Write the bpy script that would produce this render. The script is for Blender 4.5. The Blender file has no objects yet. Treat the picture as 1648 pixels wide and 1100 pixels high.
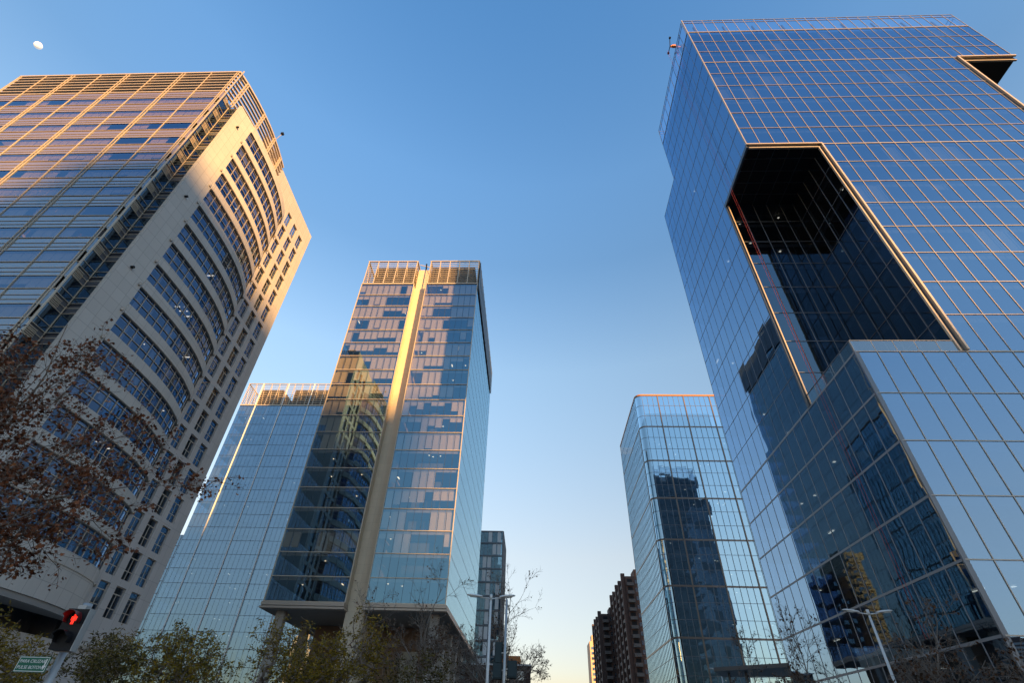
import bpy, math, random
import numpy as np
from mathutils import Vector, Matrix, Quaternion

# ------------------------------------------------------------------ camera, sky, sun, exposure
sc = bpy.context.scene
C = sc.collection
cam_d = bpy.data.cameras.new('camera')
cam = bpy.data.objects.new('camera', cam_d)
C.objects.link(cam)
sc.camera = cam
cam_d.sensor_width = 36.0
cam_d.lens = 802.347 / 1648.0 * 36.0
cam_d.clip_start = 0.1
cam_d.clip_end = 20000
YAW, PITCH, ROLL = (math.radians(a) for a in (-2.90135, 39.44055, 1.88427))
_f = Vector((math.sin(YAW) * math.cos(PITCH), math.cos(YAW) * math.cos(PITCH), math.sin(PITCH)))
_r = Vector((math.cos(YAW), -math.sin(YAW), 0))
_u = _r.cross(_f)
_r2 = _r * math.cos(ROLL) + _u * math.sin(ROLL)
_u2 = -_r * math.sin(ROLL) + _u * math.cos(ROLL)
cam.matrix_world = Matrix.Translation((0, 0, 1.7)) @ Matrix((_r2, _u2, -_f)).transposed().to_4x4()

SUN_EL = 4.19
GLOW = 1.12
SUNDIR = Vector((0.895, -1.0, 0)).normalized()          # horizontal direction towards the sun
SUNDIR = (SUNDIR + Vector((0, 0, math.tan(math.radians(SUN_EL))))).normalized()
w = bpy.data.worlds.new('World')
sc.world = w
w.use_nodes = True
nt = w.node_tree
bg = nt.nodes['Background']
sky = nt.nodes.new('ShaderNodeTexSky')
sky.sky_type = 'NISHITA'
sky.sun_disc = False
sky.sun_elevation = math.radians(SUN_EL)
sky.sun_rotation = math.atan2(SUNDIR.x, SUNDIR.y)
sky.altitude = 600
sky.air_density = 1.0
sky.dust_density = 0.6
sky.ozone_density = 2.0
bg.inputs[1].default_value = 0.15
# tint of the air by height above the horizon (deeper blue overhead, cream low down)
tcw = nt.nodes.new('ShaderNodeTexCoord')
sxyz = nt.nodes.new('ShaderNodeSeparateXYZ')
nt.links.new(tcw.outputs['Generated'], sxyz.inputs[0])
rmp = nt.nodes.new('ShaderNodeValToRGB')
stops = [(0.0, (0.533, 0.347, 0.333)), (0.106, (0.80, 0.555, 0.515)), (0.275, (1.211, 0.786, 0.629)), (0.586, (1.393, 1.155, 1.018)), (0.744, (0.98, 1.04, 1.08)), (0.836, (1.0, 1.16, 1.267)), (0.96, (0.752, 1.075, 1.306))]
el = rmp.color_ramp.elements
el[0].position = 0; el[0].color = (*[c / 1.4 for c in stops[0][1]], 1)
el[1].position = .96; el[1].color = (*[c / 1.4 for c in stops[-1][1]], 1)
for p_, c_ in stops[1:-1]:
    e_ = el.new(p_); e_.color = (*[c / 1.4 for c in c_], 1)
nt.links.new(sxyz.outputs[2], rmp.inputs[0])
mulw = nt.nodes.new('ShaderNodeVectorMath'); mulw.operation = 'MULTIPLY'
nt.links.new(sky.outputs[0], mulw.inputs[0]); nt.links.new(rmp.outputs[0], mulw.inputs[1])
scw = nt.nodes.new('ShaderNodeVectorMath'); scw.operation = 'SCALE'; scw.inputs['Scale'].default_value = 1.4
nt.links.new(mulw.outputs[0], scw.inputs[0])
# sky evened out by hand: the sunward half mirrors the far half, a touch brighter
sh_ = Vector((SUNDIR.x, SUNDIR.y, 0)).normalized()
d0 = nt.nodes.new('ShaderNodeVectorMath'); d0.operation = 'DOT_PRODUCT'; d0.inputs[1].default_value = sh_
nt.links.new(tcw.outputs['Generated'], d0.inputs[0])
mx0 = nt.nodes.new('ShaderNodeMath'); mx0.operation = 'MAXIMUM'; mx0.inputs[1].default_value = 0
nt.links.new(d0.outputs['Value'], mx0.inputs[0])
s0 = nt.nodes.new('ShaderNodeVectorMath'); s0.operation = 'SCALE'; s0.inputs[0].default_value = -2 * sh_
nt.links.new(mx0.outputs[0], s0.inputs['Scale'])
a0 = nt.nodes.new('ShaderNodeVectorMath')
nt.links.new(tcw.outputs['Generated'], a0.inputs[0]); nt.links.new(s0.outputs[0], a0.inputs[1])
nt.links.new(a0.outputs[0], sky.inputs['Vector'])
dts = nt.nodes.new('ShaderNodeVectorMath'); dts.operation = 'DOT_PRODUCT'
dts.inputs[1].default_value = (SUNDIR.x, SUNDIR.y, 0)
nt.links.new(tcw.outputs['Generated'], dts.inputs[0])
mrs = nt.nodes.new('ShaderNodeMapRange')
mrs.inputs[1].default_value = 0.0; mrs.inputs[2].default_value = 1.0
mrs.inputs[3].default_value = 1.0; mrs.inputs[4].default_value = GLOW
nt.links.new(dts.outputs['Value'], mrs.inputs[0])
sc2 = nt.nodes.new('ShaderNodeVectorMath'); sc2.operation = 'SCALE'
nt.links.new(scw.outputs[0], sc2.inputs[0]); nt.links.new(mrs.outputs[0], sc2.inputs['Scale'])
nt.links.new(sc2.outputs[0], bg.inputs[0])

sun_d = bpy.data.lights.new('sun', 'SUN')
sun_d.energy = 2.8
sun_d.angle = math.radians(0.5)
sun_d.color = (1.0, 0.535, 0.175)
sun = bpy.data.objects.new('sun', sun_d)
C.objects.link(sun)
sun.rotation_euler = SUNDIR.to_track_quat('Z', 'Y').to_euler()
sc.view_settings.view_transform = 'Standard'
sc.view_settings.look = 'None'
sc.view_settings.exposure = 2.085
sc.view_settings.gamma = 1.0
sc.cycles.caustics_reflective = False
sc.cycles.caustics_refractive = False
sc.cycles.max_bounces = 8
sc.cycles.glossy_bounces = 5
sc.cycles.transparent_max_bounces = 12

# ------------------------------------------------------------------ materials
def mat(name, col, rough=0.6, metal=0.0, emit=None, es=1.0, noise=0.0, nscale=1.0, spec=0.5):
    m = bpy.data.materials.new(name)
    m.use_nodes = True
    n = m.node_tree
    b = n.nodes['Principled BSDF']
    b.inputs['Base Color'].default_value = (*col, 1)
    b.inputs['Roughness'].default_value = rough
    b.inputs['Metallic'].default_value = metal
    b.inputs['Specular IOR Level'].default_value = spec
    if emit:
        b.inputs['Emission Color'].default_value = (*emit, 1)
        b.inputs['Emission Strength'].default_value = es
    if noise:
        tc = n.nodes.new('ShaderNodeTexCoord')
        nz = n.nodes.new('ShaderNodeTexNoise')
        nz.inputs['Scale'].default_value = nscale
        nz.inputs['Detail'].default_value = 5
        mx = n.nodes.new('ShaderNodeMix')
        mx.data_type = 'RGBA'
        mx.inputs[6].default_value = (*[c * (1 - noise) for c in col], 1)
        mx.inputs[7].default_value = (*[min(1, c * (1 + noise)) for c in col], 1)
        n.links.new(tc.outputs['Object'], nz.inputs['Vector'])
        n.links.new(nz.outputs[0], mx.inputs[0])
        n.links.new(mx.outputs[2], b.inputs['Base Color'])
    return m

def ref(n, a, b):
    n.links.new(a, b)

def panel_mat(name, col, pw, ph, joint, rough=0.55, var=0.08, jw=0.02):
    """stone / metal cladding: panels of slightly different tone with thin dark joints"""
    m = mat(name, col, rough)
    n = m.node_tree
    b = n.nodes['Principled BSDF']
    tc = n.nodes.new('ShaderNodeTexCoord')
    sep = n.nodes.new('ShaderNodeSeparateXYZ')
    ref(n, tc.outputs['Object'], sep.inputs[0])
    add = n.nodes.new('ShaderNodeMath'); add.operation = 'ADD'
    ref(n, sep.outputs[0], add.inputs[0]); ref(n, sep.outputs[1], add.inputs[1])
    cells = []; fr = []
    for src, p in ((add.outputs[0], pw), (sep.outputs[2], ph)):
        d = n.nodes.new('ShaderNodeMath'); d.operation = 'DIVIDE'; d.inputs[1].default_value = p
        ref(n, src, d.inputs[0])
        a = n.nodes.new('ShaderNodeMath'); a.operation = 'ADD'; a.inputs[1].default_value = 0.013
        ref(n, d.outputs[0], a.inputs[0])
        f = n.nodes.new('ShaderNodeMath'); f.operation = 'FLOOR'; ref(n, a.outputs[0], f.inputs[0]); cells.append(f)
        g = n.nodes.new('ShaderNodeMath'); g.operation = 'FRACT'; ref(n, a.outputs[0], g.inputs[0])
        l = n.nodes.new('ShaderNodeMath'); l.operation = 'LESS_THAN'; l.inputs[1].default_value = jw / p
        ref(n, g.outputs[0], l.inputs[0]); fr.append(l)
    cmb = n.nodes.new('ShaderNodeCombineXYZ')
    ref(n, cells[0].outputs[0], cmb.inputs[0]); ref(n, cells[1].outputs[0], cmb.inputs[2])
    wn = n.nodes.new('ShaderNodeTexWhiteNoise'); ref(n, cmb.outputs[0], wn.inputs['Vector'])
    nz = n.nodes.new('ShaderNodeTexNoise'); nz.inputs['Scale'].default_value = 0.7; nz.inputs['Detail'].default_value = 6
    ref(n, tc.outputs['Object'], nz.inputs['Vector'])
    sm = n.nodes.new('ShaderNodeMath'); sm.operation = 'ADD'
    ref(n, wn.outputs['Value'], sm.inputs[0]); ref(n, nz.outputs[0], sm.inputs[1])
    mr = n.nodes.new('ShaderNodeMapRange'); mr.inputs[2].default_value = 2.0
    mr.inputs[3].default_value = 1 - var; mr.inputs[4].default_value = 1 + var
    if joint < .7:
        mp = n.nodes.new('ShaderNodeMapping'); mp.inputs['Scale'].default_value = (1.6, 1.6, .10)
        ref(n, tc.outputs['Object'], mp.inputs[0])
        st = n.nodes.new('ShaderNodeTexNoise'); st.inputs['Scale'].default_value = 1.0; st.inputs['Detail'].default_value = 4
        ref(n, mp.outputs[0], st.inputs['Vector'])
        ad2 = n.nodes.new('ShaderNodeMath'); ad2.operation = 'MULTIPLY_ADD'; ad2.inputs[1].default_value = 1.6; ad2.inputs[2].default_value = -.8
        ref(n, st.outputs[0], ad2.inputs[0])
        ad3 = n.nodes.new('ShaderNodeMath'); ref(n, sm.outputs[0], ad3.inputs[0]); ref(n, ad2.outputs[0], ad3.inputs[1])
        sm = ad3
    ref(n, sm.outputs[0], mr.inputs[0])
    mul = n.nodes.new('ShaderNodeVectorMath'); mul.operation = 'SCALE'; mul.inputs[0].default_value = col
    ref(n, mr.outputs[0], mul.inputs['Scale'])
    mxm = n.nodes.new('ShaderNodeMath'); mxm.operation = 'MAXIMUM'
    ref(n, fr[0].outputs[0], mxm.inputs[0]); ref(n, fr[1].outputs[0], mxm.inputs[1])
    mx = n.nodes.new('ShaderNodeMix'); mx.data_type = 'RGBA'
    ref(n, mxm.outputs[0], mx.inputs[0]); ref(n, mul.outputs[0], mx.inputs[6])
    mx.inputs[7].default_value = (*[c * joint for c in col], 1)
    ref(n, mx.outputs[2], b.inputs['Base Color'])
    return m

def glass(name, tint=(.40, .45, .50), rcol=(.82, .90, 1.0), f0=0.34, power=3.0, tilt=0.006, wav=0.004, cell=(1.7, 1.7, 4.0), wscale=0.45, off=(0, 0, 0), back=None):
    """coated pane: mirror-like coat over a tinted see-through body, each pane a hair off plane"""
    m = bpy.data.materials.new(name)
    m.use_nodes = True
    n = m.node_tree
    for x in list(n.nodes):
        n.nodes.remove(x)
    out = n.nodes.new('ShaderNodeOutputMaterial')
    tc = n.nodes.new('ShaderNodeTexCoord')
    of = n.nodes.new('ShaderNodeVectorMath'); of.operation = 'ADD'
    of.inputs[1].default_value = (0.05 + off[0], 0.05 + off[1], 0.05 + off[2])
    ref(n, tc.outputs['Object'], of.inputs[0])
    sn = n.nodes.new('ShaderNodeVectorMath'); sn.operation = 'SNAP'; sn.inputs[1].default_value = tuple(c * CAM_SCALE[0] for c in cell)
    ref(n, of.outputs[0], sn.inputs[0])
    wn = n.nodes.new('ShaderNodeTexWhiteNoise'); ref(n, sn.outputs[0], wn.inputs['Vector'])
    s1 = n.nodes.new('ShaderNodeVectorMath'); s1.operation = 'SUBTRACT'; s1.inputs[1].default_value = (.5, .5, .5)
    ref(n, wn.outputs['Color'], s1.inputs[0])
    m1 = n.nodes.new('ShaderNodeVectorMath'); m1.operation = 'SCALE'; m1.inputs['Scale'].default_value = tilt
    ref(n, s1.outputs[0], m1.inputs[0])
    # each pane bows a little: noise looked up in pane-shifted space
    sh = n.nodes.new('ShaderNodeVectorMath'); sh.operation = 'MULTIPLY_ADD'
    sh.inputs[1].default_value = (0.15, 0.15, 0.15)
    ref(n, wn.outputs['Color'], sh.inputs[0]); ref(n, tc.outputs['Object'], sh.inputs[2])
    nz = n.nodes.new('ShaderNodeTexNoise'); nz.inputs['Scale'].default_value = wscale; nz.inputs['Detail'].default_value = 1.5
    ref(n, sh.outputs[0], nz.inputs['Vector'])
    s2 = n.nodes.new('ShaderNodeVectorMath'); s2.operation = 'SUBTRACT'; s2.inputs[1].default_value = (.5, .5, .5)
    ref(n, nz.outputs['Color'], s2.inputs[0])
    m2 = n.nodes.new('ShaderNodeVectorMath'); m2.operation = 'SCALE'; m2.inputs['Scale'].default_value = wav * 2
    ref(n, s2.outputs[0], m2.inputs[0])
    geo = n.nodes.new('ShaderNodeNewGeometry')
    a1 = n.nodes.new('ShaderNodeVectorMath'); ref(n, m1.outputs[0], a1.inputs[0]); ref(n, m2.outputs[0], a1.inputs[1])
    a2 = n.nodes.new('ShaderNodeVectorMath'); ref(n, a1.outputs[0], a2.inputs[0]); ref(n, geo.outputs['Normal'], a2.inputs[1])
    nm = n.nodes.new('ShaderNodeVectorMath'); nm.operation = 'NORMALIZE'; ref(n, a2.outputs[0], nm.inputs[0])
    gl = n.nodes.new('ShaderNodeBsdfGlossy'); gl.inputs['Roughness'].default_value = 0.0
    gl.inputs['Color'].default_value = (*rcol, 1)
    ref(n, nm.outputs[0], gl.inputs['Normal'])
    if back:
        tr = n.nodes.new('ShaderNodeBsdfDiffuse'); tr.inputs['Color'].default_value = (*back, 1)
    else:
        tr = n.nodes.new('ShaderNodeBsdfTransparent'); tr.inputs['Color'].default_value = (*tint, 1)
    lw = n.nodes.new('ShaderNodeLayerWeight'); lw.inputs['Blend'].default_value = 0.5
    pw = n.nodes.new('ShaderNodeMath'); pw.operation = 'POWER'; pw.inputs[1].default_value = power
    ref(n, lw.outputs['Facing'], pw.inputs[0])
    ma = n.nodes.new('ShaderNodeMath'); ma.operation = 'MULTIPLY_ADD'
    ma.inputs[1].default_value = 1 - f0; ma.inputs[2].default_value = f0
    ref(n, pw.outputs[0], ma.inputs[0])
    mx = n.nodes.new('ShaderNodeMixShader')
    ref(n, ma.outputs[0], mx.inputs[0]); ref(n, tr.outputs[0], mx.inputs[1]); ref(n, gl.outputs[0], mx.inputs[2])
    ref(n, mx.outputs[0], out.inputs[0])
    return m

M = {}
M['asphalt'] = mat('asphalt', (.05, .05, .052), .9, noise=.3, nscale=3)
M['paving'] = mat('paving', (.22, .21, .2), .85, noise=.15, nscale=2)
M['paint'] = mat('road_paint', (.75, .75, .72), .7, noise=.1, nscale=5)
M['soil'] = mat('soil', (.09, .075, .055), .95, noise=.3, nscale=2)
M['alu'] = mat('aluminium', (.44, .38, .32), .42, .3)
M['alu_dark'] = mat('dark_aluminium', (.10, .11, .12), .4, .5)
M['alu_grey'] = mat('grey_aluminium', (.17, .18, .20), .42, .4)
M['joint'] = mat('dark_joint', (.05, .06, .075), .5, .1)
M['sungold'] = mat('sungold_trim', (.56, .47, .36), .38, .2)  # pale aluminium; the low sun's golden tone is put into its colour
M['galv'] = mat('galvanised_steel', (.40, .42, .43), .45, .4, noise=.12, nscale=6)
M['pole'] = mat('painted_pole', (.60, .62, .62), .45, .1, noise=.08, nscale=6)
M['lamp_grey'] = mat('lamp_housing', (.66, .66, .64), .5, .1, noise=.08, nscale=8)
M['lens'] = mat('lamp_lens', (.75, .76, .72), .25)
M['slab'] = mat('ceiling_slab', (.34, .34, .33), .8)
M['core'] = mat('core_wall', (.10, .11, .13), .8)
M['blind'] = mat('roller_blind', (.60, .56, .50), .85, noise=.06, nscale=1.5)
M['concrete'] = mat('concrete', (.33, .31, .28), .8, noise=.16, nscale=1.2)
M['soffit'] = mat('soffit_panel', (.26, .25, .24), .7, noise=.1, nscale=.6)
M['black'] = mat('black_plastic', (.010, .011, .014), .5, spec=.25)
M['roof'] = mat('roof_membrane', (.2, .2, .2), .9)
M['machine'] = mat('rooftop_plant', (.055, .05, .045), .7, noise=.2, nscale=1)
M['orange'] = mat('orange_paint_and_sun', (.62, .22, .05), .5)
M['red_cable'] = mat('red_cable', (.42, .05, .04), .6)
M['glow'] = mat('lit_ceiling_lamp', (.9, .9, .8), .5, emit=(1, .86, .62), es=.55)
M['redlamp'] = mat('red_signal', (.9, .05, .02), .4, emit=(1, .02, .01), es=.6)
M['redhood'] = mat('red_lit_visor', (.12, .01, .012), .4)
M['green'] = mat('green_sign', (.0, .13, .075), .5)
M['white'] = mat('white_paint', (.78, .78, .76), .5)
M['signblue'] = mat('dark_teal_panel', (.012, .035, .045), .5, spec=.3)
M['brick'] = panel_mat('brick', (.125, .072, .055), .42, .14, .72, .85, .16, .02)
M['brick_dk'] = panel_mat('darker_brick', (.10, .062, .05), .42, .14, .72, .85, .16, .02)
M['balcony'] = mat('balcony_render', (.16, .135, .12), .8, noise=.12, nscale=1)
M['pinkwall'] = mat('pale_render', (.70, .48, .32), .8, noise=.08, nscale=.5)
M['stone'] = panel_mat('stone_cladding', (.50, .475, .44), 1.33, 1.33, .55, .6, .075, .032)
M['stone_wall'] = panel_mat('stone_wall_cladding', (.46, .43, .41), 1.6, 1.99, .58, .62, .075, .032)
M['travertine'] = panel_mat('travertine', (.60, .51, .38), 1.1, 1.33, .70, .6, .07, .02)
M['bark'] = mat('bark', (.17, .13, .10), .9, noise=.35, nscale=6)
M['bark_pale'] = mat('pale_bark', (.20, .17, .145), .9, noise=.35, nscale=6)

# ------------------------------------------------------------------ mesh helpers
CAM_SCALE = [1.0, 0.0]      # scale of the current building about the camera point, and its matching z lift
class MB:
    def __init__(s):
        s.v = []; s.f = []
    def quad(s, *p):
        i = len(s.v); s.v += [tuple(q) for q in p]; s.f.append(tuple(range(i, i + len(p))))
    def box(s, x0, y0, z0, x1, y1, z1):
        if x0 > x1: x0, x1 = x1, x0
        if y0 > y1: y0, y1 = y1, y0
        if z0 > z1: z0, z1 = z1, z0
        i = len(s.v)
        s.v += [(x0, y0, z0), (x1, y0, z0), (x1, y1, z0), (x0, y1, z0), (x0, y0, z1), (x1, y0, z1), (x1, y1, z1), (x0, y1, z1)]
        for a in ((0, 3, 2, 1), (4, 5, 6, 7), (0, 1, 5, 4), (1, 2, 6, 5), (2, 3, 7, 6), (3, 0, 4, 7)):
            s.f.append(tuple(i + k for k in a))
    def obox(s, o, u, v, wv):
        """box from corner o with edge vectors u, v, wv"""
        o, u, v, wv = (Vector(a) for a in (o, u, v, wv))
        i = len(s.v)
        if u.cross(v).dot(wv) < 0:
            u, v = v, u
        for c in (o, o + u, o + u + v, o + v, o + wv, o + u + wv, o + u + v + wv, o + v + wv):
            s.v.append(tuple(c))
        for a in ((0, 3, 2, 1), (4, 5, 6, 7), (0, 1, 5, 4), (1, 2, 6, 5), (2, 3, 7, 6), (3, 0, 4, 7)):
            s.f.append(tuple(i + k for k in a))
    def tube(s, pts, rad, n=8, caps=True):
        pts = [Vector(p) for p in pts]
        if not hasattr(rad, '__len__'):
            rad = [rad] * len(pts)
        base = len(s.v)
        prev = None
        for k, p in enumerate(pts):
            d = (pts[min(k + 1, len(pts) - 1)] - pts[max(k - 1, 0)])
            d = d.normalized() if d.length > 1e-9 else Vector((0, 0, 1))
            a = prev if prev else (Vector((1, 0, 0)) if abs(d.x) < .8 else Vector((0, 1, 0)))
            a = (a - d * a.dot(d)).normalized()
            prev = a
            b = d.cross(a)
            for j in range(n):
                t = 2 * math.pi * j / n
                s.v.append(tuple(p + (a * math.cos(t) + b * math.sin(t)) * rad[k]))
        for k in range(len(pts) - 1):
            for j in range(n):
                s.f.append((base + k * n + j, base + k * n + (j + 1) % n, base + (k + 1) * n + (j + 1) % n, base + (k + 1) * n + j))
        if caps:
            s.f.append(tuple(base + j for j in reversed(range(n))))
            s.f.append(tuple(base + (len(pts) - 1) * n + j for j in range(n)))
    def prism(s, poly, z0, z1):
        i = len(s.v); n = len(poly)
        s.v += [(p[0], p[1], z0) for p in poly] + [(p[0], p[1], z1) for p in poly]
        s.f.append(tuple(i + k for k in reversed(range(n)))); s.f.append(tuple(i + n + k for k in range(n)))
        for k in range(n):
            s.f.append((i + k, i + (k + 1) % n, i + n + (k + 1) % n, i + n + k))
    def build(s, name, m, parent=None, smooth=False):
        me = bpy.data.meshes.new(name)
        o = bpy.data.objects.new(name, me)
        C.objects.link(o)
        off = Vector((0, 0, 0))
        p = parent
        while p:
            off += p.location
            p = p.parent
        k_, dz_ = CAM_SCALE
        me.from_pydata([(a[0] * k_ - off.x, a[1] * k_ - off.y, a[2] * k_ + dz_ - off.z) for a in s.v], [], s.f)
        me.materials.append(m)
        if smooth:
            me.polygons.foreach_set('use_smooth', [True] * len(me.polygons))
        me.update()
        if parent:
            o.parent = parent
        return o

def tag(o, label=None, cat=None, group=None, kind=None):
    if label: o['label'] = label
    if cat: o['category'] = cat
    if group: o['group'] = group
    if kind: o['kind'] = kind
    return o

def thing(name, loc, label, cat, group=None):
    o = bpy.data.objects.new(name, None)
    C.objects.link(o)
    o.location = (loc[0] * CAM_SCALE[0], loc[1] * CAM_SCALE[0], loc[2] * CAM_SCALE[0])
    o.empty_display_size = .5
    return tag(o, label, cat, group)

def copy_tree(o, parent=None):
    c = o.copy()
    C.objects.link(c)
    c.parent = parent
    for ch in [k for k in o.children]:
        copy_tree(ch, c)
    return c

def frange(a, b, n):
    return [a + (b - a) * i / n for i in range(n + 1)]

def cwall(root, p0, u, n, width, zl, cols, gm, name='curtain_wall', mull=None, hm=None, vw=.07, vd=.12, hw=.09, hd=.14, blinds=0.0, seed=1, full=.6, bdepth=.3, skipv=(), lampn=0, bl_rows=None, blind_mat=None):
    """one flat curtain wall: panes in one sheet, mullions as its child, blinds behind"""
    u = Vector((u[0], u[1], 0)); n = Vector((n[0], n[1], 0)); p0 = Vector((p0[0], p0[1], 0))
    xs = cols if hasattr(cols, '__len__') else frange(0, width, cols)
    g = MB()
    z0, z1 = zl[0], zl[-1]
    def P(a, z, d=0.0):
        q = p0 + u * a + n * d
        return (q.x, q.y, z)
    if u.cross(Vector((0, 0, 1))).dot(n) > 0:
        g.quad(P(0, z0), P(width, z0), P(width, z1), P(0, z1))
    else:
        g.quad(P(width, z0), P(0, z0), P(0, z1), P(width, z1))
    go = g.build(name, gm, root)
    mm = mull or M['alu']
    if vw:
        b = MB()
        for i, x in enumerate(xs):
            if i in skipv: continue
            a = min(max(x - vw / 2, 0), width - vw)
            b.obox(P(a, z0 + .003, -.04), u * vw, n * (vd + .04), Vector((0, 0, z1 - z0 - .006)))
        b.build('mullions', mm, go)
    if hw:
        b = MB()
        for k, z in enumerate(zl):
            zz = min(max(z - hw / 2, z0), z1 - hw)
            b.obox(P(.004, zz, -.05), u * (width - .008), n * (hd + .05), Vector((0, 0, hw)))
        b.build('transoms', hm or mm, go)
    if blinds:
        rr = random.Random(seed)
        b = MB()
        for k in range(len(zl) - 1):
            if bl_rows and not bl_rows(k): continue
            za, zb = zl[k], zl[k + 1]
            if zb - za < 1.5: continue
            run = 0; cov = 0
            for i in range(len(xs) - 1):
                if run <= 0:
                    run = rr.choice((1, 1, 1, 2, 2, 3)); q = rr.random()
                    cov = 0 if q > blinds else (1.0 if rr.random() < full else rr.choice((.25, .5, .62, .75, .85)))
                run -= 1
                if cov == 0: continue
                c2 = cov
                ztop = zb - .5; hh = (zb - za - .55) * c2
                b.quad(P(xs[i] + .05, ztop - hh, -bdepth), P(xs[i + 1] - .05, ztop - hh, -bdepth), P(xs[i + 1] - .05, ztop, -bdepth), P(xs[i] + .05, ztop, -bdepth))
        if b.f:
            b.build('roller_blinds', blind_mat or M['blind'], go)
    if lampn:
        rr = random.Random(seed + 77)
        b = MB()
        for _ in range(lampn):
            k = rr.randrange(len(zl) - 1); a = rr.uniform(.06, .94) * width; d = rr.uniform(.9, 3.4)
            z = zl[k + 1] - .62
            q = p0 + u * a - n * d
            s_, l_ = (.11, .11) if rr.random() < .75 else (.08, .5)
            b.box(q.x - s_, q.y - l_, z - .04, q.x + s_, q.y + l_, z)
        b.build('ceiling_lamps', M['glow'], go)
    return go

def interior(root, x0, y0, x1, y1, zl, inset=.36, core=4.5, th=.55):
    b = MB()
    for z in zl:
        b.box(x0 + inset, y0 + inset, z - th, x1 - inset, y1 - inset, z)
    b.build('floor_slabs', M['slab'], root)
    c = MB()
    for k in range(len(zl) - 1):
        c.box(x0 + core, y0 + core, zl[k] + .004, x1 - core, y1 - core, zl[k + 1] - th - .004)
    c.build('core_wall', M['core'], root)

# ------------------------------------------------------------------ ground
b = MB(); b.quad((-6000, -6000, 0), (6000, -6000, 0), (6000, 6000, 0), (-6000, 6000, 0))
tag(b.build('ground', M['soil']), kind='structure')
b = MB(); b.box(-9, -300, -.05, 17, 500, .004)
tag(b.build('road', M['asphalt']), kind='structure')
for nm, xa, xb in (('pavement', -45.5, -9), ('pavement', 17, 66)):
    b = MB(); b.box(xa, -120, -.05, xb, 320, .14)
    tag(b.build(nm, M['paving']), kind='structure')
b = MB()
for xx in (-2.5, 4, 10.5):
    for k in range(40):
        b.box(xx - .07, -100 + k * 9, .005, xx + .07, -97 + k * 9, .009)
tag(b.build('road_markings', M['paint']), kind='structure')

# ================================================================== RIGHT TOWER
FH = 3.985
XR, YR = 25.9, 32.2
R = thing('glass_tower', (XR, YR, 0), 'huge blue mirror glass tower at right with a deep rectangular notch cut from its corner', 'office tower')
gR = glass('tower_glass', tint=(.22, .28, .36), rcol=(.44, .64, .88), f0=.38, power=3.4, tilt=.010, wav=.005, cell=(1.7423, 1.7423, FH), wscale=.28)
rz = [7.3 + FH * k for k in range(24)]                       # floor lines, 7.3 .. 98.95
ZB, ZT = rz[5], rz[13]                                       # notch 27.2 .. 59.1
ZS = rz[19]                                                  # 83.0 step line
ZTOP = 100.3
PW = 45.3 / 26
def colsn(n): return [PW * i for i in range(n + 1)]
lower = [0, 3.3] + rz[:6]
kwR = dict(vw=.06, vd=.045, hw=.07, hd=.05)
gRb = glass('rear_glass', tint=(.22, .26, .30), rcol=(.5, .7, .95), f0=.09, power=4, tilt=.010, wav=.005, cell=(1.7423, 1.7423, FH))
# south faces (towards the camera)
top_rows = rz[19:23] + [95.2]
cwall(R, (XR, YR), (1, 0), (0, -1), PW * 26, top_rows, colsn(26), gR, name='upper_curtain_wall', blinds=.07, seed=3, full=.9, **kwR)
cwall(R, (XR, YR), (1, 0), (0, -1), PW * 21.3, rz[13:20], colsn(21) + [PW * 21.3], gR, name='upper_curtain_wall', blinds=.06, seed=4, full=.9, **kwR)
cwall(R, (XR + PW * 5, YR), (1, 0), (0, -1), PW * 16.3, rz[5:14], colsn(16) + [PW * 16.3], gR, name='middle_curtain_wall', blinds=.07, seed=5, full=.9, lampn=2, **kwR)
cwall(R, (XR, YR), (1, 0), (0, -1), PW * 21.3, lower, colsn(21) + [PW * 21.3], gR, name='lower_curtain_wall', lampn=7, seed=6, **kwR)
# parapet screens
gPar = glass('parapet_glass', tint=(.78, .84, .9), rcol=(.7, .82, 1), f0=.18, tilt=.006, wav=.002, cell=(1.7423, 1.7423, 5))
cwall(R, (XR, YR), (1, 0), (0, -1), PW * 26, [95.2, 99.3, ZTOP], colsn(26), gPar, name='parapet_screen', **kwR)
cwall(R, (XR, YR + .25), (0, 1), (-1, 0), 19.6, [95.2, 99.3, ZTOP], 11, gPar, name='parapet_screen', vw=.06, vd=.03, hw=.10, hd=.03, mull=M['alu_grey'])
cwall(R, (XR + 45.3, YR + .25), (0, 1), (1, 0), 19.6, [95.2, 99.3, ZTOP], 11, gPar, name='parapet_screen', vw=.06, vd=.05, hw=.1, hd=.05, mull=M['alu_grey'])
cwall(R, (XR, YR + 19.9), (1, 0), (0, 1), PW * 26, [95.2, 99.3, ZTOP], colsn(26), gPar, name='parapet_screen', **kwR)
# west faces (towards the street)
M['alu_shaded'] = mat('shaded_aluminium', (.26, .28, .31), .42, .3)  # grey copy of the mullion metal; the street side's shade is in its colour
kwW = dict(vw=.04, vd=.02, hw=.05, hd=.025, mull=M['alu_shaded'])
cwall(R, (XR, YR), (0, 1), (-1, 0), 19.9, top_rows, 11, gR, name='street_curtain_wall', **kwW)
cwall(R, (XR, YR), (0, 1), (-1, 0), 28.1, rz[13:20], 16, gR, name='street_curtain_wall', lampn=6, seed=8, **kwW)
cwall(R, (XR, YR + 8.4), (0, 1), (-1, 0), 19.7, rz[5:14], 11, gR, name='street_curtain_wall', lampn=9, seed=9, **kwW)
kwW2 = dict(kwW); kwW2.update(hw=.16, vw=.08)
cwall(R, (XR, YR), (0, 1), (-1, 0), 28.1, lower, 16, gR, name='street_curtain_wall', lampn=12, seed=10, **kwW2)
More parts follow.
